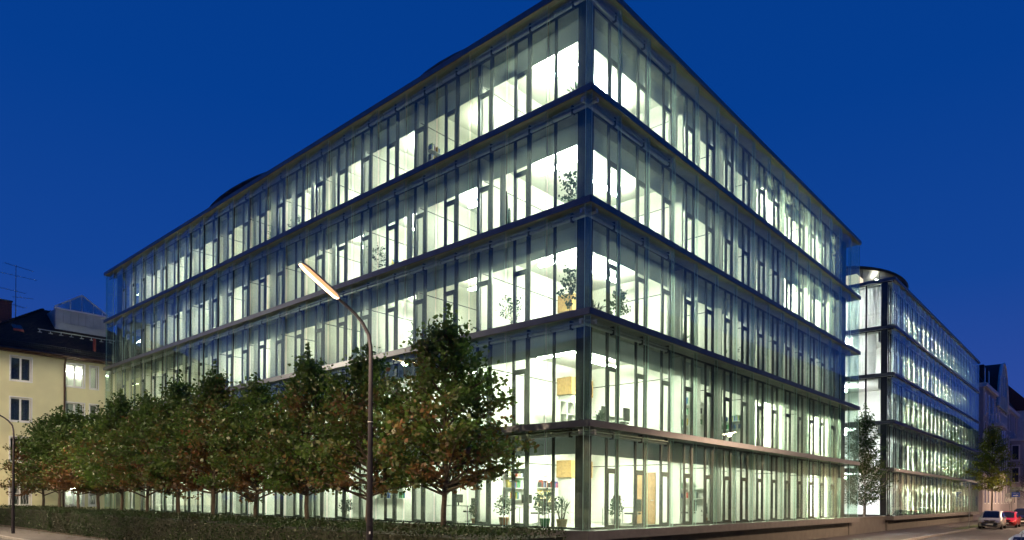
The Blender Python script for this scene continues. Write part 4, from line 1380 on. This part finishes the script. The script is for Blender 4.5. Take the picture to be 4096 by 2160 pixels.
# ---------------------------------------------------------------- signs and posts
sp = thing('sign_post', 'thin grey post on the pavement in front of the second office building', 'post', (52.0, -3.0, .1))
MB().tube([(0, 0, 0), (0, 0, 3.75)], .032, 8).build('pole', STEEL, sp)
BLUES = mat('sign_blue', (.01, .07, .42), .4, 0, .05)
s1 = thing('street_sign', 'blue one-way arrow sign on a pole above the parked cars', 'road sign', (80.6, -4.1 + .9, .1))
MB().tube([(0, 0, 0), (0, 0, 3.45)], .03, 8).build('pole', STEEL, s1)
bs = MB(); bs.box(-.06, -.78, 2.85, -.035, .02, 3.42); bso = bs.build('sign_plate', BLUES, s1)
ar = MB(); z_ = 3.03
ar.prism([(-.12, z_ - .05), (-.44, z_ - .05), (-.44, z_ - .11), (-.62, z_), (-.44, z_ + .11), (-.44, z_ + .05), (-.12, z_ + .05)], -.066, -.062, 'x')
ar.build('arrow', WHITE, bso)
fc = bpy.data.curves.new('sign_text', 'FONT'); fc.body = 'Einbahnstraße'; fc.size = .11; fc.align_x = 'CENTER'; fc.extrude = .001
fc.materials.append(WHITE)
o = bpy.data.objects.new('sign_text', fc); COL.objects.link(o); o.parent = bso; o.location = (-.064, -.38, 3.25); o.rotation_euler = (PI / 2, 0, -PI / 2); text_mesh(o)
s2 = thing('street_sign', 'round sign with a small plate below, seen beside the blue arrow sign', 'road sign', (79.2, -3.15, .1))
MB().tube([(0, 0, 0), (0, 0, 3.3)], .03, 8).build('pole', STEEL, s2)
rd = MB(); rd.tube([(-.04, .22, 3.05), (-.055, .22, 3.05)], .24, 18); rd.build('sign_disc', STEEL, s2)
MB().box(-.055, -.2, 2.32, -.04, .42, 2.64).build('sign_plate', PLATE, s2)

# ================================================================== room contents seen through the glass
def pot(parent, r, h, m):
    MB().lathe([(0.01, 0), (r * .75, 0), (r, h * .95), (r * 1.05, h), (r * .9, h), (r * .85, h * .85), (.01, h * .85)], 14).build('pot', m, parent)


def plant(kind, label, loc, h, potm=WHITEPOT, seed=0, wid=.5):
    rs = np.random.RandomState(seed + 100)
    t = thing('potted_plant', label, 'plant', loc, rs.rand() * 6, 'house plants behind the office windows')
    ph = .32 if h > .9 else .24
    pot(t, .2 if h > .9 else .16, ph, potm)
    if kind == 'yucca':
        V = []
        heads = [(0, 0, h * .62)] + ([(.14, .1, h * .45), (-.12, .08, h * .5)] if h > .9 else [])
        stem = MB()
        for (a, b_, c_) in heads:
            stem.tube([(a * .4, b_ * .4, ph * .8), (a, b_, c_)], [.035, .025], 7)
            for q in range(30):
                az = rs.rand() * 6.28; el_ = rs.uniform(-.2, 1.35); L = h * .42 * rs.uniform(.75, 1.1)
                d = np.array([math.cos(az) * math.cos(el_), math.sin(az) * math.cos(el_), math.sin(el_)])
                sd = np.array([-math.sin(az), math.cos(az), 0]) * .022
                p0 = np.array([a, b_, c_]); p1 = p0 + d * L * .55; p2 = p0 + d * L + np.array([0, 0, -.12 * L])
                V.append([p0 - sd * .5, p1 - sd, p1 + sd, p0 + sd * .5]); V.append([p1 - sd, p2 - sd * .05, p2 + sd * .05, p1 + sd])
        stem.build('stem', BARK, t)
        inst('foliage', quads_mesh('foliage', np.array(V), PLANT), t)
    elif kind == 'cactus':
        c = MB()
        for a, b_, hh in ((0, 0, h), (.14, .03, h * .75), (-.1, .06, h * .6)):
            n = 8
            c.tube([(a * .7, b_ * .7, ph * .8), (a, b_, ph + hh * .3), (a, b_, ph + hh * .9), (a, b_, ph + hh)], [.05, .065, .055, .015], n)
        c.build('stem', PLANT, t)
    else:
        stem = MB()
        C = []
        nb = 12
        stem.tube([(0, 0, ph * .8), (.02, .01, h * .55), (0, 0, h * .95)], [.022, .015, .006], 6)
        for q in range(nb):
            z = h * (.35 + .6 * q / nb); az = q * 2.4; L = wid * rs.uniform(.5, 1) * (1 - .5 * q / nb)
            e = np.array([math.cos(az) * L, math.sin(az) * L, z + L * .5])
            stem.tube([(0, 0, z), tuple(e)], [.009, .004], 4)
            s = rs.uniform(.35, 1.1, 26)
            C.append(np.array([0, 0, z]) + (e - np.array([0, 0, z])) * s[:, None] + rs.normal(size=(26, 3)) * .07)
        stem.build('stem', BARK, t)
        inst('foliage', quads_mesh('foliage', leaf_quads(np.concatenate(C), .11 if kind == 'ficus' else .08, rs), PLANT), t)
    return t


def fz(k): return ZB + ST * k
plant('yucca', 'spiky yucca in the top floor corner window', (1.55, 1.75, fz(4)), 1.5, WHITEPOT, 1)
plant('ficus', 'leafy ficus in the corner window of the third floor', (1.6, 2.0, fz(3)), 2.0, WHITEPOT, 2, .6)
plant('cactus', 'tall cactus in the second window from the corner, third floor', (1.2, 4.75, fz(3)), 1.6, TERRA, 3)
plant('ficus', 'big leaved rubber plant in the second floor corner window', (1.6, 2.0, fz(2)), 2.15, WHITEPOT, 4, .5)
plant('bush', 'dense bushy plant two windows left of the corner, second floor', (1.35, 4.6, fz(2)), 1.5, WHITEPOT, 5, .6)
plant('bush', 'bushy plant beside the coloured flags, third floor', (1.4, 12.9, fz(3)), 1.9, WHITEPOT, 6, .7)
plant('yucca', 'palm-like plant behind the left facade, top floor', (1.4, 21.9, fz(4)), 2.0, WHITEPOT, 7)
plant('bush', 'small leafy plant right of the palm, top floor', (1.4, 20.0, fz(4)), 1.7, WHITEPOT, 8, .5)
plant('bush', 'plant above the tree tops near the lamp arm, second floor', (1.4, 10.2, fz(2)), 1.5, WHITEPOT, 9, .4)
plant('bush', 'shrub in a pot left of the planner board, ground floor', (1.45, 5.0, fz(0)), 1.1, TERRA, 10, .45)
plant('ficus', 'broad plant in a green pot in the ground floor corner window', (1.55, 3.05, fz(0)), 1.25, GREENPOT, 11, .75)
plant('yucca', 'yucca in a basket nearest the corner column, ground floor', (1.4, 2.15, fz(0)), 1.2, BASKET, 12)
plant('bush', 'low plant behind the trees, right of the lamp pole, ground floor', (1.4, 6.5, fz(0)), .8, TERRA, 13, .35)
plant('bush', 'leafy plant by the desk fan, right facade, ground floor', (3.9, 1.5, fz(0)), 1.05, WHITEPOT, 14, .45)
plant('bush', 'small shrub in a terracotta pot, right facade, ground floor', (11.5, 1.4, fz(0)), .8, TERRA, 15, .35)
plant('ficus', 'rubber plant just right of the corner, second floor', (3.95, 1.45, fz(2)), 1.9, WHITEPOT, 16, .5)
plant('yucca', 'grassy spiky plant next to the corner column, second floor right facade', (2.3, 1.5, fz(2)), 1.1, WHITEPOT, 17)
plant('bush', 'hanging green plant midway along the right facade, second floor', (13.8, 1.4, fz(2)), 1.6, WHITEPOT, 18, .45)
plant('bush', 'dark green plant further right on the second floor, right facade', (15.3, 1.4, fz(2)), 1.3, WHITEPOT, 19, .5)
plant('ficus', 'tall plant near the far end of the right facade, first floor', (23.6, 1.4, fz(1)), 2.3, WHITEPOT, 20, .4)
plant('bush', 'dark plant high in the right facade, top floor', (19.5, 1.4, fz(4)), 2.0, WHITEPOT, 21, .45)
plant('bush', 'little plant by the right facade corner window, first floor', (2.9, 1.5, fz(1)), .6, WHITEPOT, 22, .3)
plant('yucca', 'spiky plant in the right facade, fifth window, second floor', (8.6, 1.4, fz(2)), 1.3, WHITEPOT, 23)
plant('bush', 'green plant at a left facade window behind the trees, ground floor', (1.4, 15.3, fz(0)), .9, WHITEPOT, 24, .4)

BOOKC = [mat('book_' + n_, c, .6) for n_, c in (('red', (.35, .04, .03)), ('blue', (.03, .08, .3)), ('white', (.7, .7, .66)), ('yellow', (.55, .4, .05)), ('green', (.05, .2, .08)), ('black', (.03, .03, .035)))]


def shelf(label, loc, rotz, w, levels, seed):
    rs = random.Random(seed)
    t = thing('shelf', label, 'shelf', loc, rotz, 'wall shelves inside the offices')
    for z in levels:
        b_ = MB().box(0, 0, z, w, .26, z + .025); so = b_.build('shelf_board', WALL, t)
        x = .05
        while x < w - .1:
            if rs.random() < .75:
                bw = rs.uniform(.03, .07); bh = rs.uniform(.2, .32)
                MB().box(x, .03, z + .027, x + bw - .004, .22, z + .027 + bh).build('book', rs.choice(BOOKC), so)
            else:
                bw = rs.uniform(.05, .2)
            x += bw
    return t


shelf('wall shelf with books between the plants, ground floor, left of the corner room', (2.2, SL + 2 * BL - .32, fz(0)), 0, 1.3, (1.0, 1.45, 1.9), 1)
shelf('wall shelf with bottles and books in the third window of the right facade, ground floor', (SR + 5 * BR - .07, 1.7, fz(0)), PI / 2, 1.6, (1.1, 1.55), 2)
shelf('wall shelf with files, first floor right facade', (SR + 5 * BR - .07, 1.7, fz(1)), PI / 2, 1.6, (.9, 1.4, 1.9), 3)
shelf('wall shelf with folders, seventh window of the right facade, first floor', (SR + 7 * BR - .07, 1.5, fz(1)), PI / 2, 1.5, (1.0, 1.4), 4)
shelf('small shelf with grey folders, top floor left facade', (1.3, SL + 4 * BL - .32, fz(4)), 0, .8, (1.0, 1.45), 5)
shelf('shelf with books seen near the lamp pole, ground floor', (1.6, SL + 6 * BL - .32, fz(0)), 0, 1.6, (1.0, 1.5), 6)
# planner board
bd = thing('planner_board', 'yellow year planner board on the back wall of the ground floor corner room', 'wall planner', (4.3, SL + 2 * BL - .06, fz(0) + .72))
MB().box(0, -.025, 0, 1.1, 0, .72).build('board', mat('planner_paper', (.72, .68, .5), .7), bd)
pm = mat('planner_yellow', (.62, .36, .04), .6)
cells = MB()
for i in range(14):
    for j in range(8):
        if (i * 7 + j * 3) % 5 < 3:
            cells.box(.02 + i * .076, -.03, .03 + j * .085, .085 + i * .076, -.026, .095 + j * .085)
cells.build('planner_cells', pm, bd)
sh2 = shelf('narrow shelf with a row of photos above the planner board, ground floor', (4.25, SL + 2 * BL - .32, fz(0)), 0, 1.3, (1.50,), 9)
# cube shelf, first floor corner room
cs_ = thing('cube_shelf', 'white open cube shelf in the first floor corner room', 'shelf unit', (4.4, 4.6, fz(1)))
c = MB()
for x in (0, .5, 1.0, 1.5): c.box(x, 0, 0, x + .03, .4, 1.55)
for z in (0, .5, 1.0, 1.52): c.box(.03, .01, z, 1.5, .39, z + .03)
c.build('carcass', WALL, cs_)


def desk(label, loc, rotz):
    t = thing('desk', label, 'desk', loc, rotz, 'desks inside the offices')
    MB().box(0, 0, .71, 1.6, .75, .74).build('tabletop', WALL, t)
    lg = MB().tube([(0, 0, 0), (0, 0, .708)], .022, 6).mesh('leg', STEEL)
    for x, y in ((.06, .06), (1.54, .06), (.06, .69), (1.54, .69)): inst('leg', lg, t, (x, y, 0))
    return t
def monitor(label, loc, rotz):
    t = thing('monitor', label, 'monitor', loc, rotz, 'monitors on the office desks')
    MB().box(-.25, -.02, .12, .25, .02, .46).build('screen', TRIMB, t)
    MB().box(-.03, -.015, .012, .03, .015, .12).build('stand', TRIMB, t); MB().box(-.12, -.09, 0, .12, .09, .01).build('foot', TRIMB, t)
def chair(label, loc, rotz):
    t = thing('office_chair', label, 'chair', loc, rotz, 'office chairs at the desks')
    MB().box(-.24, -.24, .44, .24, .24, .51).build('seat', TRIMB, t)
    MB().box(-.22, .22, .55, .22, .28, 1.05).build('backrest', TRIMB, t)
    MB().tube([(0, 0, .08), (0, 0, .44)], .03, 6).build('column', STEEL, t)
    b_ = MB()
    for q in range(5):
        a = q * 2 * PI / 5
        b_.tube([(0, 0, .1), (.27 * math.cos(a), .27 * math.sin(a), .04)], .022, 5)
    b_.build('base', STEEL, t)
    MB().box(-.02, .20, .40, .02, .25, .60).build('back_support', STEEL, t)
for i, (lab, x, y, k, rz) in enumerate([('of the ground floor corner room by the right windows', 5.0, 2.2, 0, 0), ('of the ground floor corner room beside the planner', 2.6, 3.6, 0, PI / 2),
                                        ('in the second room of the right facade, ground floor', 9.2, 1.9, 0, 0), ('in the first floor corner room', 4.4, 2.4, 1, 0),
                                        ('in the first room of the left facade, ground floor', 2.6, 7.4, 0, PI / 2), ('in the third room of the left facade, ground floor', 2.6, 14.6, 0, PI / 2)]):
    desk('white desk ' + lab, (x, y, fz(k)), rz)
    c_, s_ = math.cos(rz), math.sin(rz)
    tw_ = lambda a, b_: (x + a * c_ - b_ * s_, y + a * s_ + b_ * c_)
    monitor('black monitor on the desk ' + lab, (*tw_(.8, .5), fz(k) + .742), rz)
    chair('black swivel chair at the desk ' + lab, (*tw_(.8, -.25), fz(k)), rz + PI)
# coloured flags on a third floor wall
FL = [('blue and yellow', (.03, .15, .5)), ('red', (.55, .03, .03)), ('yellow and blue', (.6, .45, .03))]
for i, (n_, c_) in enumerate(FL):
    f = thing('flag', f'{n_} paper flag on a third floor wall behind the bushy plant', 'flag', (2.4 + i * .7, SL + 6 * BL - .06, fz(3) + 1.2 + .2 * (i % 2)), .0, 'coloured flags pinned to an office wall')
    fm = mat('flag_' + n_.replace(' ', '_'), c_, .7, 0, .05)
    MB().box(0, -.02, 0, .55, -.006, .4).build('cloth', fm, f)
    MB().prism([(0.0, 0), (.2, .2), (0, .4)], -.024, -.021, 'y').build('wedge', BOOKC[[3, 2, 1][i]], f)

# ================================================================== houses opposite, mirrored in the glass
OPW = mat('opposite_plaster', (.22, .20, .17), .9, 0, .1, .6)
def opposite(label, x0, y0, x1, y1, h, face):
    t = thing('opposite_house', label, 'house', (0, 0, 0))
    MB().box(x0, y0, -.02, x1, y1, h).build('wall', OPW, t)
    rf_ = MB()
    if face == 'x':
        rf_.prism([(x0, h), ((x0 + x1) / 2, h + 4), (x1, h)], y0, y1, 'y')
    else:
        rf_.prism([(y0, h), ((y0 + y1) / 2, h + 4), (y1, h)], x0, x1, 'x')
    rf_.build('roof', SLATE, t)
    wm = MB()
    for z in (1.5, 5, 8.5, 12):
        if face == 'x':
            for y in np.arange(y0 + 1.2, y1 - 2, 3.0): wm.box(x1 - .01, y, z, x1 + .04, y + 1.2, z + 2)
        else:
            for x in np.arange(x0 + 1.2, x1 - 2, 3.0): wm.box(x, y1 - .01, z, x + 1.2, y1 + .04, z + 2)
    wm.build('windows', G_DARKB, t)
opposite('long plain house across the tree-lined street, seen only mirrored in the left facade', -40, -6, -27, 75, 14.5, 'x')
opposite('long plain house across the side street, seen only mirrored in the right facade', -4, -32, 150, -17.5, 16.5, 'y')
